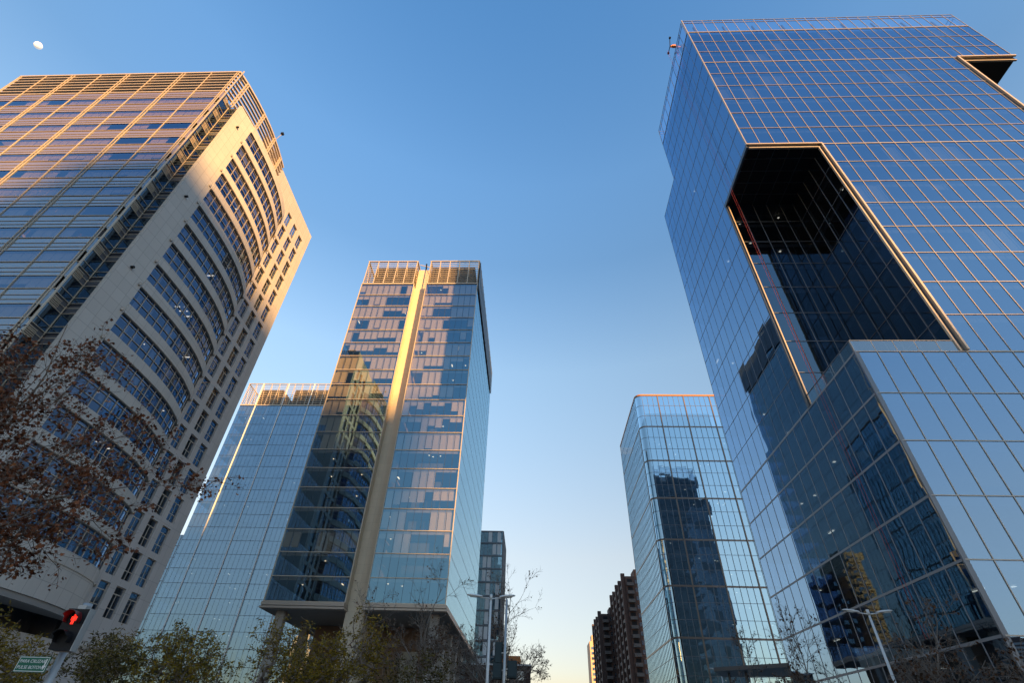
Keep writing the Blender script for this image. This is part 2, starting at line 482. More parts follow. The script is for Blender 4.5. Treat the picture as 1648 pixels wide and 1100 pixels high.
# north and east faces
cwall(R, (XR, 60.3), (1, 0), (0, 1), 45.3, lower[:-1] + rz[5:20], 26, gRb, name='rear_curtain_wall', seed=11, blinds=.3, **kwW)
cwall(R, (XR, 52.1), (1, 0), (0, 1), 45.3, top_rows, 26, gRb, name='rear_curtain_wall', seed=12, **kwW)
cwall(R, (XR + 37.1, YR), (0, 1), (1, 0), 8.4, lower[:-1] + rz[5:20], 5, gR, name='side_curtain_wall', seed=13, **kwW)
cwall(R, (XR + 37.12, YR + 8.4), (1, 0), (0, -1), 8.18, lower[:-1] + rz[5:20], 5, gR, name='side_curtain_wall', seed=15, **kwW)
cwall(R, (XR + 45.3, YR + 8.4), (0, 1), (1, 0), 19.7, lower[:-1] + rz[5:20], 11, gR, name='side_curtain_wall', seed=16, **kwW)
cwall(R, (XR + 45.3, YR), (0, 1), (1, 0), 19.9, top_rows, 11, gR, name='side_curtain_wall', seed=14, **kwW)
# notch: inner walls, dark soffit, terrace
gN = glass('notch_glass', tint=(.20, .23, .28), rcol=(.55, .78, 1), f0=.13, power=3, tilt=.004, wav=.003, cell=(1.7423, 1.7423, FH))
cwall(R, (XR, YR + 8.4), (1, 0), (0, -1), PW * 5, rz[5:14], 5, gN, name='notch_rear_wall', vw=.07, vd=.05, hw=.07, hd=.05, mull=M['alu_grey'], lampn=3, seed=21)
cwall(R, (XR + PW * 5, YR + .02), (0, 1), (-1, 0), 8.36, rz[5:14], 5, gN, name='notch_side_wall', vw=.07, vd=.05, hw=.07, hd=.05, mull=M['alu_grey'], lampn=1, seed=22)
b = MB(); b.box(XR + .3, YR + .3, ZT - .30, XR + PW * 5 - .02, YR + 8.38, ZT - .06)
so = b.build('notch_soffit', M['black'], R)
b = MB()
for k in range(1, 5):
    b.box(XR + k * PW - .04, YR + .3, ZT - .36, XR + k * PW + .04, YR + 8.3, ZT - .30)
    b.box(XR + .3, YR + k * 1.68 - .04, ZT - .365, XR + PW * 5 - .05, YR + k * 1.68 + .04, ZT - .301)
b.build('soffit_joints', M['alu_dark'], so)
b = MB(); b.box(XR + .05, YR + .05, ZB - .5, XR + PW * 5 - .05, YR + 8.35, ZB - .1)
b.build('terrace', M['concrete'], R)
gRail = glass('rail_glass', tint=(.72, .80, .84), rcol=(.8, .9, 1), f0=.22, tilt=.004, wav=.001, cell=(1.74, 1.74, 3))
cwall(R, (XR + .12, YR + .12), (1, 0), (0, -1), PW * 5 - .2, [ZB + .06, ZB + 1.25], 5, gRail, name='terrace_railing', vw=.03, vd=.02, hw=.06, hd=.03, mull=M['sungold'])
cwall(R, (XR + .12, YR + .2), (0, 1), (-1, 0), 8.1, [ZB + .06, ZB + 1.25], 5, gRail, name='terrace_railing', vw=.03, vd=.02, hw=.06, hd=.03, mull=M['alu_grey'])
# golden edges of notch and of the overhang
b = MB()
b.box(XR - .06, YR - .22, ZT - .20, XR + PW * 5 + .20, YR - .02, ZT - .02)
b.box(XR + .25, YR + .02, ZT - .66, XR + PW * 5 - .05, YR + .24, ZT - .50)
b.box(XR + PW * 5 + .02, YR - .22, ZB + .1, XR + PW * 5 + .20, YR - .02, ZT - .205)
b.box(XR + PW * 5 - .36, YR + .02, ZB + .1, XR + PW * 5 - .22, YR + .22, ZT - .665)
b.box(XR + .12, YR + 8.20, ZB + .1, XR + .24, YR + 8.34, ZT - .7)
b.build('notch_trim', M['sungold'], R)
b = MB()
b.box(XR - .1, YR - .02, ZT - .62, XR + .04, YR + 8.6, ZT - .1)
b.box(XR - .08, YR + 8.36, ZB + .0, XR + .10, YR + 8.62, ZT - .63)
b.build('notch_frame', M['alu_dark'], R)
b = MB()
b.box(XR + 37.0, YR - .28, ZS - .30, XR + 45.35, YR - .02, ZS - .04)
b.box(XR + 37.4, YR + .1, ZS - .95, XR + 45.35, YR + .35, ZS - .75)
b.box(XR + 37.02, YR - .26, ZB, XR + 37.26, YR - .02, ZS - .31)
b.box(XR + 37.5, YR + .1, ZB, XR + 37.66, YR + .3, ZS - .96)
b.build('overhang_trim', M['sungold'], R)
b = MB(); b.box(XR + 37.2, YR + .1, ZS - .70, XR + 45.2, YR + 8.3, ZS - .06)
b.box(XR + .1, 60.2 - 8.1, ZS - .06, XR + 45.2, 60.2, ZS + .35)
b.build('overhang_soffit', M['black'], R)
b = MB(); b.box(XR + .05, YR - .02, 0, XR + .3, YR + .1, ZB); b.box(XR - .07, YR - .07, 0, XR + .06, YR + .06, ZB)
b.build('corner_post', M['alu_grey'], R)
b = MB(); b.box(XR - .05, YR - .17, ZT, XR + .07, YR + .05, ZTOP)
b.build('corner_post', M['alu'], R)
# interior
b = MB()
for z in rz[:5] + [3.3]:
    b.box(XR + .4, YR + .4, z - .55, XR + 36.7, 59.9, z)
b.box(XR + .4, YR + 8.8, ZB - .55, XR + 36.7, 59.9, ZB); b.box(XR + PW * 5 + .4, YR + .4, ZB - .55, XR + 36.7, YR + 8.79, ZB)
for z in rz[6:13]:
    b.box(XR + .4, YR + 8.8, z - .55, XR + 36.7, 59.9, z); b.box(XR + PW * 5 + .4, YR + .4, z - .55, XR + 36.7, YR + 8.79, z)
for z in rz[14:20]:
    b.box(XR + .4, YR + .4, z - .55, XR + 36.7, 59.9, z)
for z in rz[20:23] + [95.1]:
    b.box(XR + .4, YR + .4, z - .55, XR + 44.9, 51.7, z)
b.box(XR + .4, YR + .4, ZT + .0, XR + 36.7, 59.9, ZT + .3)
b.build('floor_slabs', M['slab'], R)
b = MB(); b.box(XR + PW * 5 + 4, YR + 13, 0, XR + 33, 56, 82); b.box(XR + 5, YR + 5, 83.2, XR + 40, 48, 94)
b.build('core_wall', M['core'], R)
b = MB(); b.box(XR + 8, YR + 5, 95.15, XR + 36, 49, 98.4)
for k in range(9): b.box(XR + 2 + k * 5, YR + .7, 95.15, XR + 2.2 + k * 5, YR + .9, 99.6)
b.build('roof_plant', M['machine'], R)

# rooftop cradle crane on the right tower
K = thing('window_cleaning_crane', (26.6, 37.2, 95.2), 'orange and black window cleaning crane poking over the edge of the notched tower roof', 'crane')
b = MB(); b.box(27.4, 36.9, 95.3, 28.2, 37.7, 103.2); b.build('mast', M['alu_dark'], K)
b = MB(); b.tube([(28.6, 37.3, 102.6), (25.5, 37.0, 102.6)], .20, 8); b.box(25.8, 36.8, 102.3, 26.4, 37.2, 102.9); b.build('boom', M['orange'], K)
b = MB(); b.tube([(25.3, 36.0, 103.5), (25.4, 37.0, 102.6), (25.3, 38.1, 102.4)], .07, 6)
b.tube([(27.0, 36.0, 103.4), (27.0, 37.0, 102.6), (27.0, 38.0, 102.4)], .07, 6)
for p in ((25.3, 35.9, 103.5), (25.3, 38.1, 102.4), (27.0, 35.9, 103.4), (27.0, 38.1, 102.4)):
    b.box(p[0] - .16, p[1] - .15, p[2] - .16, p[0] + .16, p[1] + .15, p[2] + .16)
b.build('spreader_bar', M['black'], K)
b = MB()
for dx in (0, .35):
    b.tube([(25.05, 37.6 + dx, 102.6), (25.55, 37.6 + dx, 60), (25.6, 37.7 + dx, 8)], .015, 4)
b.build('cable', M['red_cable'], K)

# ================================================================== LEFT TOWER
CAM_SCALE[:] = (.92, .13)     # left tower shrunk about the camera point, which leaves storeys of 3.67 m
L = thing('curved_stone_tower', (-48, 33.8, 0), 'tower at left with ribbed glass front and curved pale stone bay, golden at its top', 'office tower')
XL, YL = -48.0, 33.8
LW = 37.75
gL = glass('ribbon_glass', tint=(.60, .56, .52), rcol=(.38, .64, 1.0), f0=.22, power=3, tilt=.006, wav=.003, cell=(1.175, 1.175, 3.99))
M['frit'] = glass('fritted_spandrel_glass', rcol=(.44, .72, 1), f0=.27, power=3, tilt=.008, wav=.002, cell=(1.18, 1.18, 3.99), back=(.27, .215, .15))
lz = [4.2 + 3.99 * k for k in range(20)]                      # slab lines up to 80.0
ZC = lz[-1]; ZTL = 87.3
LF = 78.25 - 76.1
slats = MB()
rrl = random.Random(5)
spandrels = MB()
for k in range(19):
    z0 = lz[k]
    wz0, wz1 = z0 + .35, z0 + 2.15                           # window strip
    g = MB(); g.quad((XL - LW, YL, wz0), (XL, YL, wz0), (XL, YL, wz1), (XL - LW, YL, wz1))
    o = g.build('ribbon_window', gL, L)
    bl = MB()
    run = 0
    for i in range(32):
        if run <= 0:
            run = rrl.choice((1, 2, 3, 4)); cov = rrl.choice((0, 0, .5, 1, 1, 1, .8, 1))
        run -= 1
        if cov:
            xa = XL - LW + i * LW / 32
            h = (wz1 - wz0) * cov
            bl.quad((xa + .03, YL + .3, wz1 - h), (xa + LW / 32 - .03, YL + .3, wz1 - h), (xa + LW / 32 - .03, YL + .3, wz1), (xa + .03, YL + .3, wz1))
    bl.build('roller_blinds', M['blind'], o)
    s = MB(); s.box(XL - LW, YL + .02, wz1, XL, YL + .3, z0 + 3.99 + .35)
    o = s.build('spandrel_panel', M['frit'], L)
    t = MB()
    for zz, hh, dd in ((wz1, .07, .07), (wz1 + .62, .035, .04), (wz1 + 1.25, .035, .04), (wz1 + 2.12, .07, .07)):
        t.box(XL - LW + .02, YL - dd, zz, XL - .02, YL + .015, zz + hh)
    t.build('transoms', M['sungold'], o)
s = MB(); s.box(XL - LW, YL + .02, 0, XL, YL + .3, lz[0] + .35); s.build('base_panel', M['stone'], L)
# vertical fins: single and double by turns
for k in range(9):
    x = XL - LW + k * LW / 8
    offs = (-.25, .25) if k % 2 == 0 else (0,)
    if k == 8: offs = (-.42, -.06)
    if k == 0: offs = (.06, .42)
    f = MB()
    for d in offs:
        f.box(x + d - .028, YL - .11, .2, x + d + .028, YL - .002, ZTL)
    f.build('vertical_fin', M['sungold'], L)
# crown lattice: along the front and round the curved street side
arc = [(-48.0, 33.8), (-47.55, 35.8), (-47.15, 38.4), (-46.9, 41), (-46.82, 43.2), (-46.9, 45.4), (-47.08, 47.3), (-47.3, 49.2), (-47.6, 51.2)]
def strip_along(mb, pts, off0, off1, z0, z1):
    """extruded band following a plan polyline, between two outward offsets"""
    P = [Vector((p[0], p[1], 0)) for p in pts]
    nn = []
    for i in range(len(P)):
        d = (P[min(i + 1, len(P) - 1)] - P[max(i - 1, 0)]).normalized()
        nn.append(Vector((d.y, -d.x, 0)))
    i0 = len(mb.v)
    for p, q in zip(P, nn):
        for o, z in ((off0, z0), (off1, z0), (off1, z1), (off0, z1)):
            e = p + q * o
            mb.v.append((e.x, e.y, z))
    for k in range(len(P) - 1):
        a = i0 + k * 4; c = a + 4
        for j in range(4):
            mb.f.append((a + j, a + (j + 1) % 4, c + (j + 1) % 4, c + j))
    mb.f.append((i0 + 3, i0 + 2, i0 + 1, i0)); e = i0 + (len(P) - 1) * 4; mb.f.append((e, e + 1, e + 2, e + 3))
cr = MB()
full = [(XL - LW, YL)] + arc
for k in range(8):
    z = ZC + .35 + k * .98
    strip_along(cr, [(XL - LW, YL), (XL - .02, YL)], -.28, .05, z, z + .20)
    strip_along(cr, arc, -.28, .05, z, z + .20)
lat = cr.build('crown_lattice', M['sungold'], L)
cr = MB()
strip_along(cr, [(XL - LW, YL), (XL - .02, YL)], -.4, .12, ZTL - .35, ZTL)
strip_along(cr, arc, -.4, .12, ZTL - .35, ZTL)
cr.build('top_rail', M['sungold'], lat)
for i in (1, 3, 5, 7):
    p = arc[i]
    cr = MB()
    for d in (-.2, .2):
        cr.box(p[0] - .10, p[1] + d - .06, ZC - .6, p[0] + .12, p[1] + d + .06, ZTL)
    cr.build('lattice_post', M['sungold'], lat)
for i in range(9):
    x = XL - LW + i * LW / 8
    cr = MB(); cr.box(x - .06, YL + .3, ZC, x + .06, YL + .45, ZTL - .36); cr.build('lattice_post', M['sungold'], lat)
# roof plant seen through the lattice
b = MB(); b.box(XL - 33, YL + 4, ZC, XL - 5, YL + 22, ZC + 5.6); b.box(XL - 20, YL + 1.6, ZC, XL - 19.7, YL + 1.9, ZC + 6.6)
for k in range(9): b.tube([(XL - LW + 2 + k * 4.2, YL + 3.2, ZC), (XL - LW + 4.6 + k * 4.2, YL + .5, ZTL - .8)], .09, 5)
b.build('roof_plant', M['machine'], L)
b = MB(); b.box(XL - LW, YL + .35, ZC - .3, XL - .05, 67.9, ZC)
b.build('roof_deck', M['roof'], L)
# recess between glass front and stone bay
YB = 36.0
for k in range(18, -1, -1):
    z0 = lz[k]
    g = MB()
    g.quad((XL, YL + .30, z0 + .35), (XL, YB + .1, z0 + .35), (XL, YB + .1, z0 + 2.9), (XL, YL + .30, z0 + 2.9))
    g.quad((XL, YB + .1, z0 + .35), (-46.3, YB + .1, z0 + .35), (-46.3, YB + .1, z0 + 2.9), (XL, YB + .1, z0 + 2.9))
    o = g.build('recess_window', gN, L)
    t = MB()
    for zz in (z0 + .30, z0 + 1.1, z0 + 2.86, z0 + 3.6):
        t.box(XL + .002, YL + .3, zz, XL + .07, YB + .04, zz + .06)
        t.box(XL + .07, YB + .02, zz, -46.32, YB + .09, zz + .06)
    t.box(XL + .002, YB - .02, z0 + .05, XL + .09, YB + .05, z0 + 3.9)
    t.build('recess_frame', M['sungold'], o)
    s = MB()
    for j in range(6):
        s.box(XL - .06, YL + .35, z0 + 2.98 + j * .19, XL + .04, YL + 1.55, z0 + 3.06 + j * .19)
    s.build('louvre', M['sungold'], o)
b = MB(); b.box(XL - .4, YL + .3, 0, XL - .08, YB + .4, ZC - .35); b.box(XL - .07, YB + .3, 0, -46.5, YB + .5, ZC - .35)
b.build('recess_backing', M['core'], L)
# slim glazed edge running beside the recess
t = MB()
for k in range(19):
    t.box(XL + .02, YL - .02, lz[k] + .3, XL + .62, YL + .03, lz[k] + .38)
    t.box(XL + .02, YL - .02, lz[k] + 2.1, XL + .62, YL + .03, lz[k] + 2.18)
t.box(XL + .56, YL - .1, .2, XL + .66, YL + .06, ZTL)
t.build('edge_frame', M['sungold'], L)

# curved stone bay
bay = []
key = [(36.0, -46.0), (39.6, -45.56), (42.5, -45.38), (45.2, -45.30), (48, -45.38), (50.5, -45.62), (52.6, -45.98), (54.6, -46.5), (56.3, -47.05), (57.7, -47.9)]
def bayx(y):
    for (ya, xa), (yb, xb) in zip(key, key[1:]):
        if ya <= y <= yb + 1e-9:
            # smooth interpolation
            t = (y - ya) / (yb - ya)
            i = key.index((ya, xa))
            p0 = key[max(i - 1, 0)][1]; p3 = key[min(i + 2, len(key) - 1)][1]
            return .5 * (2 * xa + (-p0 + xb) * t + (2 * p0 - 5 * xa + 4 * xb - p3) * t * t + (-p0 + 3 * xa - 3 * xb + p3) * t ** 3)
    return key[-1][1]
def baypts(y0, y1, n=22):
    return [(bayx(y0 + (y1 - y0) * i / n), y0 + (y1 - y0) * i / n) for i in range(n + 1)]
BT = 79.9
s = MB(); strip_along(s, baypts(36.0, 39.55, 4), -.45, 0, 11.4, BT); s.build('stone_pier', M['stone'], L)
wt = [78.35 - 3.99 * k for k in range(17)]                   # tops of the ribbon windows
wpts = baypts(39.55, 57.6, 26)
s = MB(); strip_along(s, wpts, -.45, .10, wt[0], BT); s.build('spandrel_band', M['stone'], L)
gB = glass('bay_glass', tint=(.40, .44, .54), rcol=(.36, .60, 1.0), f0=.17, power=3.5, tilt=.005, wav=.002, cell=(1.4, 1.4, 1.3))
for k, zt in enumerate(wt[:-1]):
    zb = zt - 2.66
    nxt = wt[k + 1]
    s = MB(); strip_along(s, wpts, -.45, .10, nxt, zb)
    o = s.build('spandrel_band', M['stone'], L)
    t = MB(); strip_along(t, wpts, .10, .16, nxt + .03, nxt + .10)
    e = wpts[-1]; q = wpts[0]
    t.tube([(q[0] + .05, q[1] - .35, nxt + .02), (q[0] + .05, q[1] - .35, nxt + .42)], .14, 8)
    t.box(e[0] - .1, e[1] - .1, nxt - .1, e[0] + .45, e[1] + .1, nxt + .15)
    t.build('maintenance_rail', M['alu'], o)
    g = MB()
    for a, c in zip(wpts, wpts[1:]):
        g.quad((a[0] - .15, a[1], zb), (c[0] - .15, c[1], zb), (c[0] - .15, c[1], zt), (a[0] - .15, a[1], zt))
    o = g.build('ribbon_window', gB, L)
    f = MB()
    n_ = 26
    for i in range(0, n_ + 1, 2):
        p = wpts[i]
        f.box(p[0] - .18, p[1] - .035, zb, p[0] - .04, p[1] + .035, zt)
    strip_along(f, wpts, -.17, -.05, zb + 1.02, zb + 1.09)
    strip_along(f, wpts, -.17, -.05, zt - .45, zt - .40)
    f.build('window_frame', M['alu'], o)
    f = MB(); strip_along(f, wpts, -.5, -.46, zt - .42, zt - .02); 
    for i in range(26):
        if rrl.random() < .33:
            a, c = wpts[i], wpts[i + 1]; h = rrl.choice((.5, 1.1, 1.6, 2.5))
            f.quad((a[0] - .42, a[1] + .03, zt - h), (c[0] - .42, c[1] - .03, zt - h), (c[0] - .42, c[1] - .03, zt), (a[0] - .42, a[1] + .03, zt))
    f.build('roller_blinds', M['blind'], o)
# bay interior floors and lamps
f = MB()
for zt in wt[:-1]:
    f.prism([(p[0] - .47, p[1]) for p in wpts] + [(-52, 57.6), (-52, 39.6)], zt + .02, zt + .5)
f.build('floor_slabs', M['slab'], L)
f = MB()
for k in range(14):
    zt = rrl.choice(wt[:-1]); y = rrl.uniform(41, 55)
    f.box(bayx(y) - rrl.uniform(1.2, 2.4), y, zt - .03, bayx(y) - .9, y + .16, zt + .01)
f.build('ceiling_lamps', M['glow'], L)
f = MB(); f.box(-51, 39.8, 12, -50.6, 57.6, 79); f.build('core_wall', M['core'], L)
# underside of the bay
s = MB(); s.prism([(p[0], p[1]) for p in baypts(36, 57.6, 22)] + [(-48.2, 57.6), (-48.2, 36.0)], 10.9, 11.4)
s.build('bay_soffit', M['soffit'], L)
s = MB(); strip_along(s, wpts, -.45, .10, 11.42, wt[-1]); s.build('spandrel_band', M['stone'], L)
s = MB(); s.prism([(-48.1, 39.9)] + [(bayx(y) - .5, y) for y in (40, 44, 48, 52, 55)] + [(-48.1, 57.3)], BT - .6, BT - .1)
s.build('bay_roof', M['roof'], L)

# flat stone street wall with small square windows (three columns, 18 rows)
wy = [(58.5, 60.15), (61.3, 63.0), (64.1, 65.85)]
wz = [(12.15 + 3.985 * k, 15.4 + 3.985 * k) for k in range(18)]
WT = 87.35
s = MB()
X0, X1 = -48.45, -48.0
s.box(X0, 36.2, 12, X1, 58.5, WT - .6) if False else None
yb = [57.0, 58.5, 60.15, 61.3, 63.0, 64.1, 65.85, 68.1]
for i in range(0, 8, 2):                                      # full-height piers
    s.box(X0, yb[i], 9.3, X1, yb[i + 1], WT)
for (ya, yc) in wy:
    zprev = 9.3
    for (za, zc) in wz:
        s.box(X0, ya, zprev, X1, yc, za); zprev = zc
    s.box(X0, ya, zprev, X1, yc, WT)
s.box(X0, 44.9, BT - .3, X1, 57.0, WT)
s.build('stone_wall', M['stone_wall'], L)
gW = glass('window_glass', tint=(.40, .44, .50), rcol=(.42, .64, 1.0), f0=.18, power=3.5, tilt=.008, wav=.004, cell=(2.8, 2.8, 3.985))
for (ya, yc) in wy:
    for (za, zc) in wz:
        xg = X1 - .26
        g = MB(); g.quad((xg, ya, za), (xg, yc, za), (xg, yc, zc), (xg, ya, zc))
        o = g.build('window', gW, L)
        f = MB(); t_ = .07
        f.box(xg - .03, ya, za, xg + .06, ya + t_, zc); f.box(xg - .03, yc - t_, za, xg + .06, yc, zc)
        f.box(xg - .03, ya + t_, za, xg + .06, yc - t_, za + t_); f.box(xg - .03, ya + t_, zc - t_, xg + .06, yc - t_, zc)
        ym = (ya + yc) / 2
        f.box(xg - .02, ym - .04, za + t_, xg + .05, ym + .04, zc - .85)
        f.box(xg - .02, ya + t_, za + .95, xg + .052, yc - t_, za + 1.03)
        f.box(xg - .02, ya + t_, zc - .84, xg + .054, yc - t_, zc - .74)
        f.build('window_frame', M['alu'], o)
b = MB(); b.box(-60, 57.2, 0, X0 - .8, 67.5, ZC - .4); b.build('core_wall', M['core'], L)
s = MB(); s.box(XL - LW, 67.6, 0, X0, 68.1, WT - .01); s.build('rear_wall', M['stone_wall'], L)
s = MB(); s.box(XL - LW - .3, YL + .3, 0, XL - LW, 68.05, ZC + .4); s.build('side_wall', M['stone_wall'], L)
s = MB(); s.box(-49.5, 37.5, 0, -48.2, 67.55, 9.25); s.build('ground_floor_wall', M['stone_wall'], L)
s = MB(); s.box(-48.6, 57.6, 9.0, -47.9, 68.2, 9.28); s.build('base_ledge', M['alu'], L)
s = MB(); s.box(-52, 37, 0, -51.8, 57, 79); s.build('core_wall', M['core'], L)

# small lamp on the stone pier and aerials
for y, z in ((37.3, 75.6), (37.4, 57.4), (37.35, 43.5)):
    b = MB(); b.tube([(bayx(y), y, z), (bayx(y) + .35, y, z)], .16, 10); b.build('wall_lamp', M['black'], L)
A = thing('rooftop_floodlight', (-47.4, 50, 87), 'thin bracket with a small black floodlight sticking out from the curved sunlit crown', 'floodlight')
b = MB(); b.tube([(-46.9, 45.6, 87.2), (-45.9, 45.2, 88.3)], .05, 5); b.build('bracket', M['sungold'], A)
b = MB(); b.box(-46.05, 44.95, 88.25, -45.6, 45.4, 88.65); b.build('lamp_head', M['black'], A)
A = thing('rooftop_aerial', (-79.5, 36.0, 80), 'short dark aerial standing on the flat roof edge of the sunlit ribbed tower', 'aerial')
b = MB(); b.tube([(-79.5, 36.0, 80), (-79.6, 35.8, 90.2)], .14, 6); b.build('mast', M['black'], A)
b = MB(); b.tube([(-79.95, 35.8, 90.3), (-79.25, 35.8, 90.0)], .1, 6); b.build('arm', M['orange'], A)

# ================================================================== MIDDLE TOWER AND ITS TWIN
def twin(root, x0, y0, W, D, near):
    mz = [20.0 + 3.99 * k for k in range(20)]                 # 20 .. 95.8
    return mz
CAM_SCALE[:] = (.895, .17)    # both towers shrunk about the camera point, which leaves storeys of 3.57 m
MX0, MX1, MY0, MY1 = -44.6, -14.1, 90.5, 142.0
T = thing('glass_office_tower', (MX1, MY0, 0), 'central glass tower raised on columns, split by a tall sunlit stone pier, with slatted crown', 'office tower')
mz = [20.0 + 3.99 * k for k in range(20)]
ZMT = mz[-1]; ZMC = 104.7
gM = glass('office_glass', tint=(.70, .68, .62), rcol=(.36, .70, .96), f0=.30, power=3.0, tilt=.011, wav=.0025, cell=(1.5, 1.5, 3.99), wscale=.35)
gMs = glass('office_side_glass', tint=(.22, .32, .48), rcol=(.66, .90, 1.0), f0=.20, power=2.8, tilt=.006, wav=.0015, cell=(1.5, 1.5, 3.99), wscale=.3)
kwM = dict(vw=.045, vd=.015, hw=.13, hd=.12, mull=M['joint'], hm=M['sungold'])
cwall(T, (MX0, MY0), (1, 0), (0, -1), 13.7, mz, 9, gM, name='front_curtain_wall', blinds=.80, seed=41, full=.5, lampn=12, bl_rows=lambda k: k > 6 or k == 2, **kwM)
cwall(T, (-27.5, MY0), (1, 0), (0, -1), 13.4, mz, 9, gM, name='front_curtain_wall', blinds=.74, seed=44, full=.5, lampn=34, bl_rows=lambda k: k > 1 and k != 6, **kwM)
kwS = dict(vw=.05, vd=.012, hw=.07, hd=.015, mull=M['joint'])
cwall(T, (MX1, MY0), (0, 1), (1, 0), MY1 - MY0, mz, 34, gMs, name='side_curtain_wall', **kwS)
cwall(T, (MX0, MY0), (0, 1), (-1, 0), MY1 - MY0, mz, 34, gMs, name='side_curtain_wall', **kwS)
cwall(T, (MX0, MY1), (1, 0), (0, 1), MX1 - MX0, mz, 20, gMs, name='rear_curtain_wall', **kwS)
# edge trims of the two volumes
b = MB()
for x in (MX0 - .06, MX0 + 13.72, -27.62, MX1 - .10):
    b.box(x, MY0 - .2, mz[0], x + .16, MY0 + .03, ZMT)
b.build('edge_trim', M['sungold'], T)
# stone pier in the slot
b = MB(); b.box(-30.87, 92.4, 0, -27.6, 141, 103.2); b.box(-30.85, 91.9, 0, -27.62, 92.39, 18.9)
b.build('stone_pier', M['travertine'], T)
b = MB(); b.box(MX0 + 13.55, MY0 + .02, mz[0] + .02, MX0 + 13.72, 92.39, ZMT - .05); b.build('slot_wall', M['travertine'], T)
b = MB(); b.box(-27.52, MY0 + .02, mz[0] + .02, -27.4, 92.3, ZMT - .05); b.build('slot_wall', M['travertine'], T)
# interiors
for xa, xb in ((MX0, MX0 + 13.5), (-27.35, MX1)):
    interior(T, xa, MY0, xb, MY1, mz[1:], inset=.36, core=4.0)
# base plate and soffit
for xa, xb in ((MX0 - .25, MX0 + 13.75), (-27.7, MX1 + .25)):
    b = MB(); b.box(xa, MY0 - .3, 19.45, xb, MY1 + .2, 19.97); b.box(xa - .12, MY0 - .42, 19.0, xb + .12, MY1 + .3, 19.3)
    b.build('base_rim', M['alu'], T)
    b = MB(); b.box(xa + .1, MY0 - .1, 18.9, xb - .1, MY1 + .1, 19.46); b.build('soffit', M['soffit'], T)
# columns
for x, y in ((-41.9, 92.6), (-16.0, 92.6), (-16.0, 101.5), (-16.0, 110.5), (-16.0, 119.5), (-16.0, 128.5), (-41.9, 104), (-41.9, 116)):
    b = MB(); b.prism([(x - .75, y - .55), (x - .55, y - .75), (x + .55, y - .75), (x + .75, y - .55), (x + .75, y + .55), (x + .55, y + .75), (x - .55, y + .75), (x - .75, y + .55)], 0, 18.88)
    b.build('column', M['concrete'], T)
# lobby walls under the soffit
b = MB(); b.box(-40, 104, 0, -19, 138, 18.85); b.build('lobby_wall', mat('lobby_brown', (.20, .13, .08), .7, noise=.15, nscale=.4), T)
b = MB(); b.box(-23.2, 103.6, 1, -20.2, 103.95, 15.0); b.build('lobby_panel', mat('lobby_pale', (.34, .35, .31), .5), T)
b = MB()
for x in frange(-39, -24, 8): b.box(x - .05, 103.85, 0, x + .05, 103.98, 12.5)
b.box(-39.5, 103.84, 12.4, -23.5, 103.98, 12.6); b.build('lobby_mullions', M['alu_dark'], T)

def crown(root, x0, x1, y0, y1, z0, z1, shade_side=True):
    lt = MB()
    n = 11
    for k in range(n + 1):
        z = z0 + .35 + (z1 - z0 - .5) * k / n
        h = .14
        lt.box(x0, y0, z, x1, y0 + .13, z + h)
        lt.box(x0, y0 + .14, z, x0 + .13, y1, z + h)
        lt.box(x1 - .13, y0 + .14, z, x1, y1, z + h)
        lt.box(x0, y1 - .13, z, x1, y1 - .01, z + h)
    o = lt.build('crown_slats', M['sungold'], root)
    p = MB()
    nx = max(2, int(round((x1 - x0) / 2.9)))
    for i in range(nx + 1):
        x = x0 + (x1 - x0 - .2) * i / nx
        p.box(x, y0 - .13, z0, x + .2, y0 - .01, z1)
        p.tube([(x + .1, y0 + .3, z1 - 1.0), (x + .1, y0 + 3, z0 + .6)], .07, 4)
    ny = int((y1 - y0) / 3)
    for i in range(1, ny + 1):
        y = y0 + (y1 - y0 - .2) * i / ny
        for x in (x0 - .12, x1 + .01):
            p.box(x, y, z0, x + .12, y + .2, z1)
    p.box(x0 - .14, y0 - .16, z1 - .25, x1 + .14, y0 + .2, z1 + .02)
    p.box(x0 - .14, y0 + .21, z1 - .25, x0 + .2, y1, z1 + .02); p.box(x1 - .2, y0 + .21, z1 - .25, x1 + .14, y1, z1 + .02)
    p.box(x0 - .14, y0 - .2, z0 - .1, x1 + .14, y0 + .3, z0 + .22)
    p.build('crown_frame', M['sungold'], o)
crown(T, MX0 + .1, MX0 + 13.6, MY0, MY1, ZMT, ZMC)
crown(T, -27.4, MX1 - .05, MY0, MY1, ZMT, ZMC)
b = MB(); b.box(MX0 + 2.2, MY0 + 1.6, ZMT + .3, MX0 + 13.2, MY1 - 4, ZMC - .9); b.box(-27.0, MY0 + 1.6, ZMT + .3, MX1 - 1.3, MY1 - 4, ZMC - .9)
b.build('plant_room', M['machine'], T)
b = MB(); b.box(MX0 + .1, MY0 + .4, ZMT - .1, MX0 + 13.5, MY1, ZMT + .2); b.box(-27.4, MY0 + .4, ZMT - .1, MX1 - .1, MY1, ZMT + .2); b.build('roof_deck', M['roof'], T)
# side screen of the crown; its shade is put into the dark colour
b = MB(); b.box(MX1 + .16, MY0 + .5, ZMT - .2, MX1 + .26, MY1 - .2, ZMC - .1)
o = b.build('crown_shade_screen', M['alu_dark'], T)
b = MB()
for k in range(18):
    y = MY0 + .6 + k * 3.0
    b.box(MX1 + .27, y, ZMT - .2, MX1 + .33, y + .12, ZMC)
b.build('screen_posts', M['alu_grey'], o)

